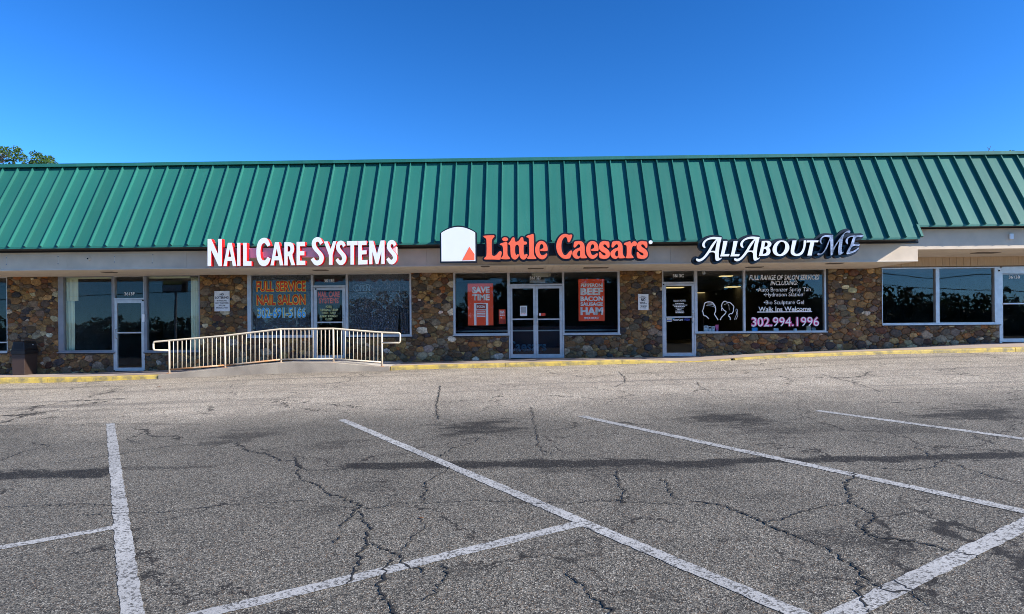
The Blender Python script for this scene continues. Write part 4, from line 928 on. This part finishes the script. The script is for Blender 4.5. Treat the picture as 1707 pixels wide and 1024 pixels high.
for l in LC: poly_solid('letter', l, YL0, YL1, MAT['coral'], ls)
bl = grown([l for g in LC[:5] for l in g], .043); poly_solid('backing', bl, YL1 + .001, YL1 + .10, MAT['black'], ls)
bl = grown([l for g in LC[5:] for l in g], .043); poly_solid('backing', bl, YL1 + .001, YL1 + .10, MAT['black'], ls)
raceway(ls, 795, 1062, 407, 424.5, YL1 + .102, YL1 + .22, MAT['blackm'])
rm = at(1084.7, 403.9, YL0); m = MB(); m.tube([(rm[0], YL0, rm[2]), (rm[0], YL0 + .05, rm[2])], .045, 18); m.build('registered_mark', MAT['letterwhite'], ls)
# arched cabinet left of the letters
cb = empty('sign_cabinet', at(764, 436, -2.8), 'white arched sign cabinet with black border left of the coral lettering', 'sign')
def arch(d):
    L, Rr, bot, sp, top = at(736 - d, 436 + d, -2.88), at(792.5 + d, 434.6 + d, -2.88), 436 + d, 388 , 378
    pts = [(L[0], L[2]), (Rr[0], L[2])]; zs_ = at(764, 388.3, -2.88)[2]; zt_ = at(764, 378.6 - d, -2.88)[2]; pts.append((Rr[0], zs_))
    for k in range(1, 16): t = k / 16; x = Rr[0] + (L[0] - Rr[0]) * t; pts.append((x, zs_ + (zt_ - zs_) * math.sin(math.pi * t) ** .85))
    pts.append((L[0], zs_)); return np.array(pts)
poly_solid('face', [arch(0)], -2.885, -2.87, MAT['letterwhite'], cb); poly_solid('border', [arch(2.6)], -2.869, -2.74, MAT['black'], cb)
wd_ = [at(a, b, -2.888)[[0, 2]] for a, b in ((770.5, 434.2), (791, 433.8), (791, 424), (782.5, 411.5))]
poly_solid('coral_wedge', [np.array(wd_)], -2.889, -2.886, MAT['coral'], cb)
k = MB()
for px in (745, 783):
    p = at(px, 420, -2.74); k.box(p[0] - .02, p[0] + .02, -2.739, YF - .001, p[2] - .03, p[2] + .03)
k.build('bracket', MAT['alud'], cb)

# salon sign
YL0, YL1 = -2.95, -2.83
ss = empty('channel_letter_sign', at(1300, 430, -2.8), 'white italic lettering on a black contour reading ALL ABOUT ME', 'sign')
q4 = reg(1150, 385, 17.07); q5 = reg(1240, 385, 17.07); q6 = reg(1340, 375, 14.627)
SA = [(905, 190), (870, 330), (840, 470), (825, 600), (820, 720), (835, 780), (870, 785), (905, 760), (910, 775), (870, 820), (800, 855), (760, 858), (730, 830), (718, 740), (715, 610), (570, 605), (520, 680), (440, 775), (360, 845), (270, 880), (200, 865), (170, 820), (195, 775), (230, 800), (280, 805), (350, 775), (430, 690), (520, 560), (600, 420), (680, 310), (760, 240), (650, 235), (540, 250), (470, 290), (425, 350), (415, 410), (450, 480), (430, 495), (370, 465), (345, 400), (370, 320), (440, 250), (530, 200), (650, 170), (780, 175)]
SAh = dbl([(785, 255), (700, 390), (590, 570), (722, 570), (737, 470), (760, 360)], (0, 2, 3)); SLt = [(950, 290), (1070, 290), (1040, 430), (980, 665), (1130, 660), (1110, 725), (860, 728), (890, 640), (930, 440)]
SG = [(q4, 'w', [dbl(SA, (0,)), SAh], 2), (q4, 'w', [SLt], 0), (q4, 'w', [sh(SLt, 290)], 0), (q4, 'w', [dbl(sh(SA, 1082, -8), (0,)), sh(SAh, 1082, -8)], 2),
      (q5, 'w', [dbl([(510, 290), (690, 280), (760, 310), (790, 370), (770, 430), (710, 480), (750, 520), (760, 600), (730, 670), (650, 712), (425, 718), (455, 600), (500, 400)], (0, 10)), dbl([(605, 325), (660, 330), (685, 380), (660, 440), (580, 465)], (0, 4)), dbl([(565, 510), (630, 520), (655, 575), (630, 640), (535, 668)], (0, 4))], 2),
      (q5, 'w', [[(1080, 270), (1180, 285), (1260, 350), (1300, 450), (1280, 560), (1210, 650), (1110, 710), (1010, 725), (910, 700), (840, 640), (810, 540), (840, 420), (920, 320), (1000, 280)], [(1090, 305), (1150, 330), (1178, 400), (1175, 500), (1130, 600), (1060, 660), (1010, 672), (960, 640), (930, 560), (940, 450), (990, 360), (1040, 315)]], 2),
      (q5, 'w', [dbl([(1385, 275), (1500, 272), (1480, 360), (1445, 500), (1430, 590), (1450, 640), (1500, 660), (1560, 650), (1630, 600), (1680, 500), (1700, 400), (1705, 270), (1775, 270), (1765, 400), (1730, 540), (1680, 650), (1600, 705), (1500, 722), (1400, 700), (1340, 650), (1330, 580), (1355, 430)], (0, 1, 11, 12))], 2),
      (q6, 'w', [[(75, 380), (360, 380), (345, 425), (255, 425), (225, 560), (190, 748), (85, 748), (130, 560), (160, 425), (60, 430)]], 0),
      (q6, 'c', [dbl([(460, 480), (410, 455), (380, 400), (400, 330), (470, 265), (580, 245), (715, 258), (720, 560), (800, 440), (880, 320), (960, 220), (1040, 150), (1120, 130), (1140, 165), (1110, 200), (1070, 185), (1010, 195), (970, 260), (945, 360), (930, 520), (920, 640), (940, 680), (985, 650), (930, 710), (860, 740), (835, 700), (840, 560), (870, 380), (790, 500), (720, 640), (710, 720), (655, 750), (650, 560), (645, 330), (600, 480), (540, 620), (470, 700), (390, 745), (325, 735), (340, 680), (400, 705), (460, 680), (520, 590), (570, 470), (640, 310), (540, 290), (470, 300), (425, 360), (425, 420)], (6, 7, 27, 31, 33, 44))], 2),
      (q6, 'c', [[(1465, 245), (1440, 290), (1380, 295), (1280, 300), (1255, 330), (1235, 420), (1210, 470), (1360, 480), (1370, 465), (1350, 515), (1290, 510), (1200, 515), (1150, 560), (1115, 650), (1170, 650), (1250, 610), (1340, 545), (1345, 580), (1280, 640), (1180, 690), (1030, 730), (1055, 640), (1100, 560), (1140, 490), (1160, 420), (1190, 340), (1210, 295), (1150, 290), (1090, 320), (1060, 390), (1085, 480), (1040, 460), (1010, 400), (1040, 330), (1110, 275), (1200, 255), (1380, 255)]], 2)]
al = []
for rf, kd, loops, it in SG:
    L = rf(loops, it); al.append(L); poly_solid('letter', L, YL0, YL1, MAT['letterwhite'] if kd == 'w' else MAT['chrome'], ss, MAT['black'])
poly_solid('backing', grown([l for g in al[:8] for l in g], .062), YL1 + .001, YL1 + .10, MAT['black'], ss)
poly_solid('backing', grown([l for g in al[8:] for l in g], .062), YL1 + .003, YL1 + .102, MAT['black'], ss)
raceway(ss, 1180, 1420, 409, 424, YL1 + .105, YL1 + .2, MAT['blackm'])

# ------------------------------------------------------------------ hand rail on the ramp
hr = empty('handrail', (-6, -2.0, .1), 'cream painted steel handrail with vertical bars along the concrete ramp', 'railing')
YR = -2.0
posts = [(282, 568, 616), (375, 559.8, 609), (468, 548.8, 599.4), (555.5, 548, 598), (636.5, 554.4, 604)]
PT = [at(a, b, YR) for a, b, c in posts]; PB = [at(a, c, YR) for a, b, c in posts]
for t in PT:
    m = MB(); zb = zk(t[0]) + .004; m.tube([(t[0], YR, zb), (t[0], YR, t[2] - .01)], .024, 10); m.build('post', MAT['railing'], hr, smooth=True)
    # foot plate
    m = MB(); m.box(t[0] - .05, t[0] + .05, YR - .05, YR + .05, zb, zb + .008); m.build('foot_plate', MAT['rust'], hr)
lo_t, lo_b = at(255.5, 570.2, YR), at(256, 584, YR); ro_t, ro_b = at(667, 555.3, YR), at(667, 571.8, YR)
def rnd(a, b, c, r=.06, n=6):
    a, b, c = map(np.array, (a, b, c)); u = (a - b) / np.linalg.norm(a - b); w_ = (c - b) / np.linalg.norm(c - b); p, q = b + u * r, b + w_ * r
    return [tuple((1 - t) ** 2 * p + 2 * t * (1 - t) * b + t * t * q) for t in np.linspace(0, 1, n)]
zl = at(282, 584.2, YR); zr_ = at(636.5, 571.6, YR)
path = [tuple(zl)] + rnd(zl, lo_b, lo_t) + rnd(lo_b, lo_t, PT[0]) + [tuple(p) for p in PT] + rnd(PT[-1], ro_t, ro_b) + rnd(ro_t, ro_b, zr_) + [tuple(zr_)]
m = MB(); m.tube(path, .024, 10); m.build('top_rail', MAT['railing'], hr, smooth=True)
for i in range(4):
    a, b = PB[i], PB[i + 1]; m = MB(); m.tube([tuple(a), tuple((a + b) / 2 + np.array((0, 0, -.004))), tuple(b)], .02, 8); m.build('bottom_rail', MAT['rust'] if i < 2 else MAT['railing'], hr, smooth=True)
    n = (12, 12, 12, 11)[i]
    for k in range(1, n + 1):
        t = k / (n + 1); q = PB[i] * (1 - t) + PB[i + 1] * t; u_ = PT[i] * (1 - t) + PT[i + 1] * t; bend = random.uniform(-.012, .012) if (i, k) in ((0, 4), (1, 5)) else 0
        m = MB(); m.tube([tuple(q), tuple((q + u_) / 2 + np.array((bend, 0, 0))), tuple(u_)], .0095, 6); m.build('baluster', MAT['railing'], hr, smooth=True)

# ------------------------------------------------------------------ litter bin
bc = at(41, 625.6, -.64); bw, bd = .355, .47; bx, by = bc[0] - bw / 2, -.64 + bd / 2; bz = zw(bx) * .75 + zk(bx) * .25 - .003
tb = empty('litter_bin', (bx, by, bz), 'square dark brown litter bin with hooded lid in front of the stone pillar', 'bin')
def loft(levels):
    v = []; f = []
    for g, z in levels: v += [(bx - bw / 2 - g, by - bd / 2 - g, bz + z), (bx + bw / 2 + g, by - bd / 2 - g, bz + z), (bx + bw / 2 + g, by + bd / 2 + g, bz + z), (bx - bw / 2 - g, by + bd / 2 + g, bz + z)]
    for i in range(len(levels) - 1):
        for k in range(4): f.append((i * 4 + k, i * 4 + (k + 1) % 4, (i + 1) * 4 + (k + 1) % 4, (i + 1) * 4 + k))
    f += [(3, 2, 1, 0), tuple(range(len(levels) * 4 - 4, len(levels) * 4))]
    return MB().add(v, f)
loft([(-.012, 0), (-.006, .02), (.004, .58)]).build('body', MAT['bin'], tb, bevel=.008)
loft([(.02, .581), (.02, .69), (.012, .705)]).build('lid_band', MAT['bind'], tb, bevel=.006)
loft([(.008, .706), (-.02, .92), (-.04, .94)]).build('hood', MAT['bind'], tb, bevel=.008)
m = MB(); y_ = by - bd / 2 - .012; m.prism([(bx - .12, y_, bz + .74), (bx + .12, y_, bz + .74), (bx + .115, y_ + .021, bz + .89), (bx - .115, y_ + .021, bz + .89)], (0, .006, 0)); m.build('flap', MAT['blackm'], tb)
m = MB(); x_ = bx + bw / 2 + .012; m.prism([(x_, by - .16, bz + .74), (x_, by + .16, bz + .74), (x_ - .021, by + .15, bz + .89), (x_ - .021, by - .15, bz + .89)], (-.006, 0, 0)); m.build('flap', MAT['blackm'], tb)
m = MB(); m.tube([(x_ - .012, by + .05, bz + .84), (x_ + .012, by + .05, bz + .838)], .016, 10); m.build('lock', MAT['alu'], tb)

# ------------------------------------------------------------------ things behind the glass
def drape(name, pa, pb, pt, pbm, y, mat, label, cat, waves=16, amp=.03, hook=None, group=None):
    a, b = at(pa, pt, y), at(pb, pbm, y); nx, nz = waves * 8, 14; v = []; f = []
    for j in range(nz + 1):
        tz = j / nz
        for i in range(nx + 1):
            t = i / nx; x = a[0] + (b[0] - a[0]) * t
            if hook: x = hook(t, tz, a[0], b[0])
            v.append((x, y + amp * math.sin(t * waves * 2 * math.pi + .6 * math.sin(5 * t)) * (.7 + .3 * tz), a[2] + (b[2] - a[2]) * tz))
    for j in range(nz):
        for i in range(nx): f.append((j * (nx + 1) + i, j * (nx + 1) + i + 1, (j + 1) * (nx + 1) + i + 1, (j + 1) * (nx + 1) + i))
    o = MB().add(v, f).build(name, mat, smooth=True); sm = o.modifiers.new('thick', 'SOLIDIFY'); sm.thickness = .002
    return tag(o, label, cat, group)
drape('lace_curtain', 416, 523, 455, 565, .2, MAT['lace'], 'white lace curtain behind the FULL SERVICE NAIL SALON lettering', 'curtain')
drape('lace_curtain', 578, 668, 455, 565, .2, MAT['lace'], 'white lace curtain behind the unlit OPEN tube sign', 'curtain', hook=lambda t, tz, a, b: a + (b - a) * t * (1 - .10 * max(0, tz - .35)))
drape('lace_curtain', 664, 688, 455, 565, .22, MAT['lace'], 'narrow tied back lace curtain at the right edge of the nail salon window', 'curtain', waves=6, hook=lambda t, tz, a, b: a + (b - a) * t + .12 * max(0, tz - .3) * (1 - t))
drape('curtain', 107, 131, 462, 502, .16, MAT['curtain'], 'short pale green curtain panel at the upper left of the vacant shop window', 'curtain', waves=4, amp=.012)
drape('curtain', 107, 125.5, 500, 586, .18, MAT['curtain'], 'long pale green curtain panel at the left of the vacant shop window', 'curtain', waves=4, amp=.012)
drape('curtain', 318, 334, 462, 586, .18, MAT['curtain'], 'pale green curtain panel beside the pillar with the NO LOITERING sign', 'curtain', waves=4, amp=.012)
bl_ = MB(); a, b = at(107, 461.3, .12), at(186, 464.5, .12); bl_.box(a[0], b[0], .12, .17, b[2], a[2]); tag(bl_.build('blind_rail', MAT['curtain']), 'pale blind head rail across the top of the left vacant shop window', 'blind rail')
bl_ = MB(); a, b = at(246, 460.8, .12), at(316, 463.8, .12); bl_.box(a[0], b[0], .12, .17, b[2], a[2]); tag(bl_.build('blind_rail', MAT['curtain']), 'pale blind head rail across the top of the right vacant shop window', 'blind rail')
# unlit OPEN tube sign
on = empty('tube_sign', at(604, 480, .1), 'unlit oval OPEN tube sign in the right window of the nail salon', 'sign')
cx_, cz_ = at(604, 480.5, .1)[[0, 2]]; m = MB(); m.tube([(cx_ + .275 * math.cos(t), .1, cz_ + .125 * math.sin(t)) for t in np.linspace(0, 2 * math.pi, 33)], .008, 6); m.build('oval_tube', MAT['tube'], on)
txt('OPEN', 592.5, 475, 616.5, 486, .1, MAT['tube'], 'lettering', on)
# exit light and emergency lamp over the double doors
em = empty('emergency_light', at(903, 460, .35), 'beige emergency light box behind the transom of the double doors', 'light')
m = MB(); a, b = at(890.5, 454.2, .35), at(914, 462, .35); m.box(a[0], b[0], .35, .45, b[2], a[2]); m.build('housing', MAT['beige'], em, bevel=.01)
for px in (889, 915.5):
    p = at(px, 458, .35); m = MB(); m.tube([(p[0], .34, p[2] + .03), (p[0], .42, p[2] - .02)], .05, 12); m.build('lamp_head', MAT['beige'], em)
m = MB(); a, b = at(883, 466.5, .3), at(909, 471.5, .3); m.box(a[0], b[0], .3, .36, b[2], a[2]); tag(m.build('lit_panel', MAT['ceil']), 'pale shallow box just below the beige emergency light', 'box')
# counter with lettering inside the pizza shop
ct = empty('counter', (0.3, 1.6, .13), 'dark red counter with pale lettering seen through the double doors', 'counter')
m = MB(); m.box(-2.2, 3.1, 1.6, 2.1, .131, .98); m.box(-2.25, 3.15, 1.55, 2.15, .981, 1.03); m.build('cabinet', MAT['counter'], ct)
txt('Caesars', 845, 568.5, 911, 586, 1.585, MAT['cletter'], 'lettering', ct, bold=.03)
m = MB(); a, b = at(864, 550.6, 1.59), at(932, 552, 1.59); m.box(-2.2, 3.1, 1.585, 1.599, b[2], a[2]); m.build('trim_strip', MAT['alu'], ct)
# salon: products on the window sill, ceiling lights
for (pa, pb, pt, mat, lab, nm) in ((1173.8, 1180, 543, 'signwhite', 'first white product box from the left on the salon window sill', 'product_box'), (1181, 1186, 543.8, 'signwhite', 'white product box with a dark spot between two other boxes on the salon sill', 'product_box'), (1187, 1191.6, 544.2, 'pwhite', 'white product box beside the pink tube on the salon window sill', 'product_box')):
    e = empty(nm, at((pa + pb) / 2, 552, .2), lab, 'box', 'product boxes on the salon sill'); a, b = at(pa, pt, .2), at(pb, 553, .2)
    m = MB(); m.box(a[0], b[0], .2, .27, b[2], a[2]); m.build('carton', MAT[mat], e, bevel=.003)
    m = MB(); m.box(a[0] + .015, b[0] - .015, .198, .1995, a[2] - .07, a[2] - .02); m.build('label_print', MAT['grey'] if 'dark' not in lab else MAT['ink'], e)
e = empty('product_tube', at(1195.5, 552, .2), 'pink product tube standing at the right of the white boxes on the sill', 'tube'); a, b = at(1192.6, 541.6, .2), at(1198.8, 553, .2)
m = MB(); xm = (a[0] + b[0]) / 2; hw = (b[0] - a[0]) / 2; m.add([(xm - hw, .23, a[2]), (xm + hw, .23, a[2]), (xm + hw, .24, a[2]), (xm - hw, .24, a[2]), (xm - hw * .6, .2, b[2] + .03), (xm + hw * .6, .2, b[2] + .03), (xm + hw * .6, .26, b[2] + .03), (xm - hw * .6, .26, b[2] + .03)], [(0, 1, 2, 3), (7, 6, 5, 4), (0, 4, 5, 1), (1, 5, 6, 2), (2, 6, 7, 3), (3, 7, 4, 0)]); m.build('tube_body', MAT['ppink'], e, bevel=.003)
m = MB(); m.tube([(xm, .23, b[2]), (xm, .23, b[2] + .029)], .03, 12); m.build('cap', MAT['pwhite'], e)
for (pa, pb, pt, lab, mt) in ((1254, 1263, 547, 'pale blue product carton at the left end of the salon display under the phone number', 'decalb'), (1290, 1298, 548, 'low pale carton in the middle of the salon display under the phone number', 'pwhite'), (1324, 1329, 548.4, 'tiny pale jar on the salon sill below the number 1996', 'pwhite'), (1345, 1352, 544, 'tan jar on the salon sill near the right window edge', 'beige'), (1353.5, 1360, 547, 'small grey carton at the right end of the salon sill', 'grey')):
    e = empty('product_carton', at((pa + pb) / 2, 551, .2), lab, 'carton'); a, b = at(pa, pt, .2), at(pb, 552.6, .2); m = MB(); m.box(a[0], b[0], .2, .27, b[2], a[2]); m.box(a[0] + .01, b[0] - .01, .21, .26, a[2] + .001, a[2] + .012); m.build('carton', MAT[mt], e, bevel=.003)
for (px, py, wx, wy) in ((1118, 479.5, 1.1, .6), (1174, 488.3, 1.1, .6), (1225, 478.3, .8, .6), (1210, 460.3, .4, .3)):
    d = ray(px, py); t = (2.735 - H) / d[2]; p = CO + t * d
    m = MB(); m.box(p[0] - wx / 2, p[0] + wx / 2, p[1] - wy / 2, p[1] + wy / 2, 2.715, 2.738); m.build('ceiling_light', MAT['lit'], B)
m = MB(); p = at(1173, 455, .6); bmx = bmesh.new(); bmesh.ops.create_uvsphere(bmx, u_segments=16, v_segments=10, radius=.055); me = bpy.data.meshes.new('globe'); bmx.to_mesh(me); bmx.free(); me.materials.append(MAT['white']); me.polygons.foreach_set('use_smooth', [True] * len(me.polygons))
gl = empty('pendant_lamp', tuple(p), 'small white globe lamp hanging inside the salon window', 'lamp'); g_ = bpy.data.objects.new('globe', me); C.objects.link(g_); g_.parent = gl
m = MB(); m.tube([(p[0], p[1], p[2] + .05), (p[0], p[1], 2.739)], .008, 6); m.build('stem', MAT['white'], gl)

# ------------------------------------------------------------------ trees
def leaf_cloud(centres, n, size, rs, seed, flat=.7):
    rr = np.random.default_rng(seed); mb_v = []; mb_f = []
    for c, r in centres:
        k = int(n * (r ** 2))
        for _ in range(k):
            d = rr.normal(0, 1, 3); d /= np.linalg.norm(d) + 1e-9; p = np.array(c) + d * r * rr.uniform(.35, 1.) ** .6 * np.array((1, 1, flat))
            s_ = size * rr.uniform(.6, 1.3); a = rr.normal(0, 1, 3); a /= np.linalg.norm(a); b = np.cross(a, rr.normal(0, 1, 3)); b /= np.linalg.norm(b) + 1e-9
            i = len(mb_v); mb_v += [tuple(p - a * s_), tuple(p + b * s_ * .45), tuple(p + a * s_), tuple(p - b * s_ * .45)]; mb_f.append((i, i + 1, i + 2, i + 3))
    return mb_v, mb_f
def raw(name, v, f, mat, parent=None):
    me = bpy.data.meshes.new(name); me.from_pydata(v, [], f); me.materials.append(mat); return link(name, me, parent)
# tree rising behind the left end of the roof
TY = 26.
def tp(px, py, dy=0): return at(px, py, TY + dy)
tx = tp(-25, 300)
tt_ = empty('leafy_tree', (tx[0], TY, -.3), 'green leafy tree showing above the left end of the green roof', 'tree')
br = MB(); top = tp(-15, 262); br.tube([(tx[0], TY, -.5), (tx[0] + .2, TY, 4), tuple(tp(-25, 275)), tuple(top)], [.35, .28, .16, .04], 10)
cl = []; rr = np.random.default_rng(5)
tips = [(4, 250), (14, 250), (28, 248.5), (33, 251), (22, 258), (10, 258), (36, 262), (5, 265), (18, 270), (10, 277), (28, 266), (-10, 245), (-25, 250), (46, 273), (53, 276), (41, 276), (57.5, 257.5), (64, 259.5), (70, 262), (60, 268), (66, 272), (74, 270), (79, 264), (86, 265), (82, 271), (84, 276), (92, 277.5), (-30, 262), (-45, 270), (2, 256), (0, 274), (70, 277)]
for i, (px, py) in enumerate(tips):
    p = tp(px, py, rr.uniform(-1, 1)); cl.append((p, rr.uniform(.24, .42)))
    root = tp(-20 if px < 45 else 40, 280 if px < 45 else 292, 0); mid = (p + root) / 2 + np.array((0, 0, .15)); br.tube([tuple(root), tuple(mid), tuple(p)], [.06, .03, .01], 5)
br.tube([(tx[0] + .2, TY, 4), tuple(tp(10, 296)), tuple(tp(40, 292))], [.16, .11, .06], 7)
for _ in range(26): cl.append((np.array((tx[0] + rr.normal(0, 2.2), TY + rr.normal(0, 2), rr.uniform(5, 8.0))), rr.uniform(.5, .9)))
br.build('trunk', MAT['bark'], tt_, smooth=True)
v, f = leaf_cloud(cl, 800, .09, None, 11); raw('crown', v, f, MAT['leaf'], tt_)
# bare twig top and leaf tuft behind the right end of the roof
TY2 = 12.
bt = empty('bare_tree', tuple(at(1650, 300, TY2)), 'thin bare twigs of a tree poking above the right end of the roof', 'tree')
bt.location.z = .4; br = MB(); q = lambda a, b: tuple(at(a, b, TY2)); bp = bt.location
br.tube([(bp.x, TY2, .2), (bp.x + .05, TY2, 3.), q(1650, 262), q(1648, 252), q(1652, 243)], [.10, .08, .022, .014, .006], 6); br.build('trunk', MAT['bark'], bt)
for pts in ([q(1650, 262), q(1645, 254), q(1643, 250)], [q(1649, 254), q(1655, 252), q(1659, 249)], [q(1650, 258), q(1656, 256), q(1660, 257)], [q(1649, 250), q(1646, 246)]):
    m = MB(); m.tube(pts, [.012, .009, .004][:len(pts)], 5); m.build('twig', MAT['bark'], bt)
sp_ = at(1684, 256, YT + .4); v, f = leaf_cloud([(sp_, .10)], 4000, .04, None, 3); o = raw('weed', v, f, MAT['leaf']); tag(o, 'tiny green weed growing on the roof edge at the right', 'weed')

# ------------------------------------------------------------------ across the street, seen only mirrored in the shop glass
def mirrored(px, py, y):              # place at depth y (behind the camera) whose mirror image in the glass falls on that pixel
    p = at(px, py, YG); d = np.array(p) - CO; d = d / d[1]; return np.array((p[0] + d[0] * (YG - y), y, p[2] + d[2] * (YG - y)))
prof = np.array([(-110, 2.5), (-70, 1.7), (-50, 2.2), (-34, 2.6), (-22, 6.), (-12, 4.), (-4, 7.2), (4, 9.5), (12, 9.5), (20, 9.), (28, 10.5), (34, 7.), (40, 9.), (48, 4.0), (58, 5.6), (70, 4.5), (110, 5)])
rr = np.random.default_rng(21); cl = []
for x in np.arange(-105, 105, .9):
    h = np.interp(x, prof[:, 0], prof[:, 1]) + rr.normal(0, .5); z = -3.6
    while z < h: r = rr.uniform(.8, 1.5); cl.append((np.array((x + rr.normal(0, .5), -82 + rr.normal(0, 2), z)), r)); z += 1.15
v, f = leaf_cloud(cl, 26, .42, None, 22); o = raw('treeline', v, f, MAT['leafd']); tag(o, 'dark line of trees across the street mirrored in the shop windows', 'trees', kind='stuff')
hd = MB(); xs_ = np.arange(-108, 108, 4.)
for a in xs_: hd.box(a, a + 3.99, -86, -84, -6, float(np.interp(a, prof[:, 0], prof[:, 1])) - 1.8)
tag(hd.build('thicket', MAT['leafd']), 'dense dark understorey below the mirrored line of trees', 'thicket', kind='stuff')
for i, (pts, lab) in enumerate((([(-60, 503), (214, 490), (330, 486), (440, 481)], 'lower overhead wire mirrored in the vacant shop windows'), ([(412, 482), (600, 487), (690, 486)], 'overhead wire mirrored across the nail salon windows'), ([(1440, 452), (1560, 465), (1660, 456), (1740, 449)], 'upper overhead wire mirrored in the far right windows'), ([(1440, 472), (1560, 482), (1660, 484), (1740, 486)], 'lower overhead wire mirrored in the far right windows'), ([(1150, 470), (1200, 474), (1250, 470)], 'overhead wire mirrored at the top of the salon window'))):
    m = MB(); m.tube([tuple(mirrored(a, b, -60)) for a, b in pts], .05, 5); tag(m.build('overhead_wire', MAT['ink']), lab, 'wire', 'overhead wires mirrored in the glass')
ps = mirrored(292, 476, -50); e = empty('pole_sign', (ps[0], -50, zg(ps[0], -50)), 'tall pole sign across the lot mirrored in the vacant shop window', 'sign')
m = MB(); m.tube([(ps[0], -50, zg(ps[0], -50) - .1), (ps[0], -50, ps[2] - .7)], .14, 10); m.build('pole', MAT['grey'], e)
m = MB(); m.box(ps[0] - 1.25, ps[0] + 1.25, -50.25, -49.8, ps[2] - .7, ps[2] + .72); m.build('cabinet', MAT['dark'], e)
m = MB(); m.box(ps[0] - 1.2, ps[0] + .8, -49.795, -49.77, ps[2] - .62, ps[2] + .05); m.build('lower_panel', MAT['signwhite'], e); m = MB(); m.box(ps[0] - 1.2, ps[0] + .8, -49.795, -49.77, ps[2] + .1, ps[2] + .66); m.build('upper_panel', MAT['decaly'], e)
up = mirrored(1172, 500, -45); e = empty('utility_pole', (up[0], -45, zg(up[0], -45)), 'leaning dark utility pole mirrored in the salon window', 'pole')
m = MB(); m.tube([(up[0], -45, zg(up[0], -45) - .1), (up[0] - .4, -45, 8.6)], [.16, .11], 8); m.build('shaft', MAT['bark'], e); m = MB(); m.box(up[0] - 1.3, up[0] + .6, -45.06, -44.94, 7.7, 7.82); m.build('cross_arm', MAT['bark'], e)

# fallen leaves and scraps on the asphalt
for (px, py, lab, s_) in ((265, 646, 'dry orange leaf on the asphalt near the foot of the ramp', .07), (702, 865, 'small orange leaf on the asphalt between the stall lines', .022)):
    p = G(px, py); a = random.uniform(0, 3); m = MB(); ca, sa = math.cos(a), math.sin(a)
    pts = [(-1, 0, .02), (-.4, .35, .10), (.4, .3, .16), (1, 0, .05), (.4, -.3, .12), (-.4, -.35, .08)]
    v = [(p[0] + (x * ca - y * sa) * s_, p[1] + (x * sa + y * ca) * s_, p[2] + .007 + z * s_) for x, y, z in pts]
    m.prism(v, (0, 0, .003)); tag(m.build('fallen_leaf', MAT['leafdry']), lab, 'leaf', 'fallen leaves on the asphalt')
for o in list(bpy.data.objects):
    if o.type == 'MESH' and o.data.users == 0: pass
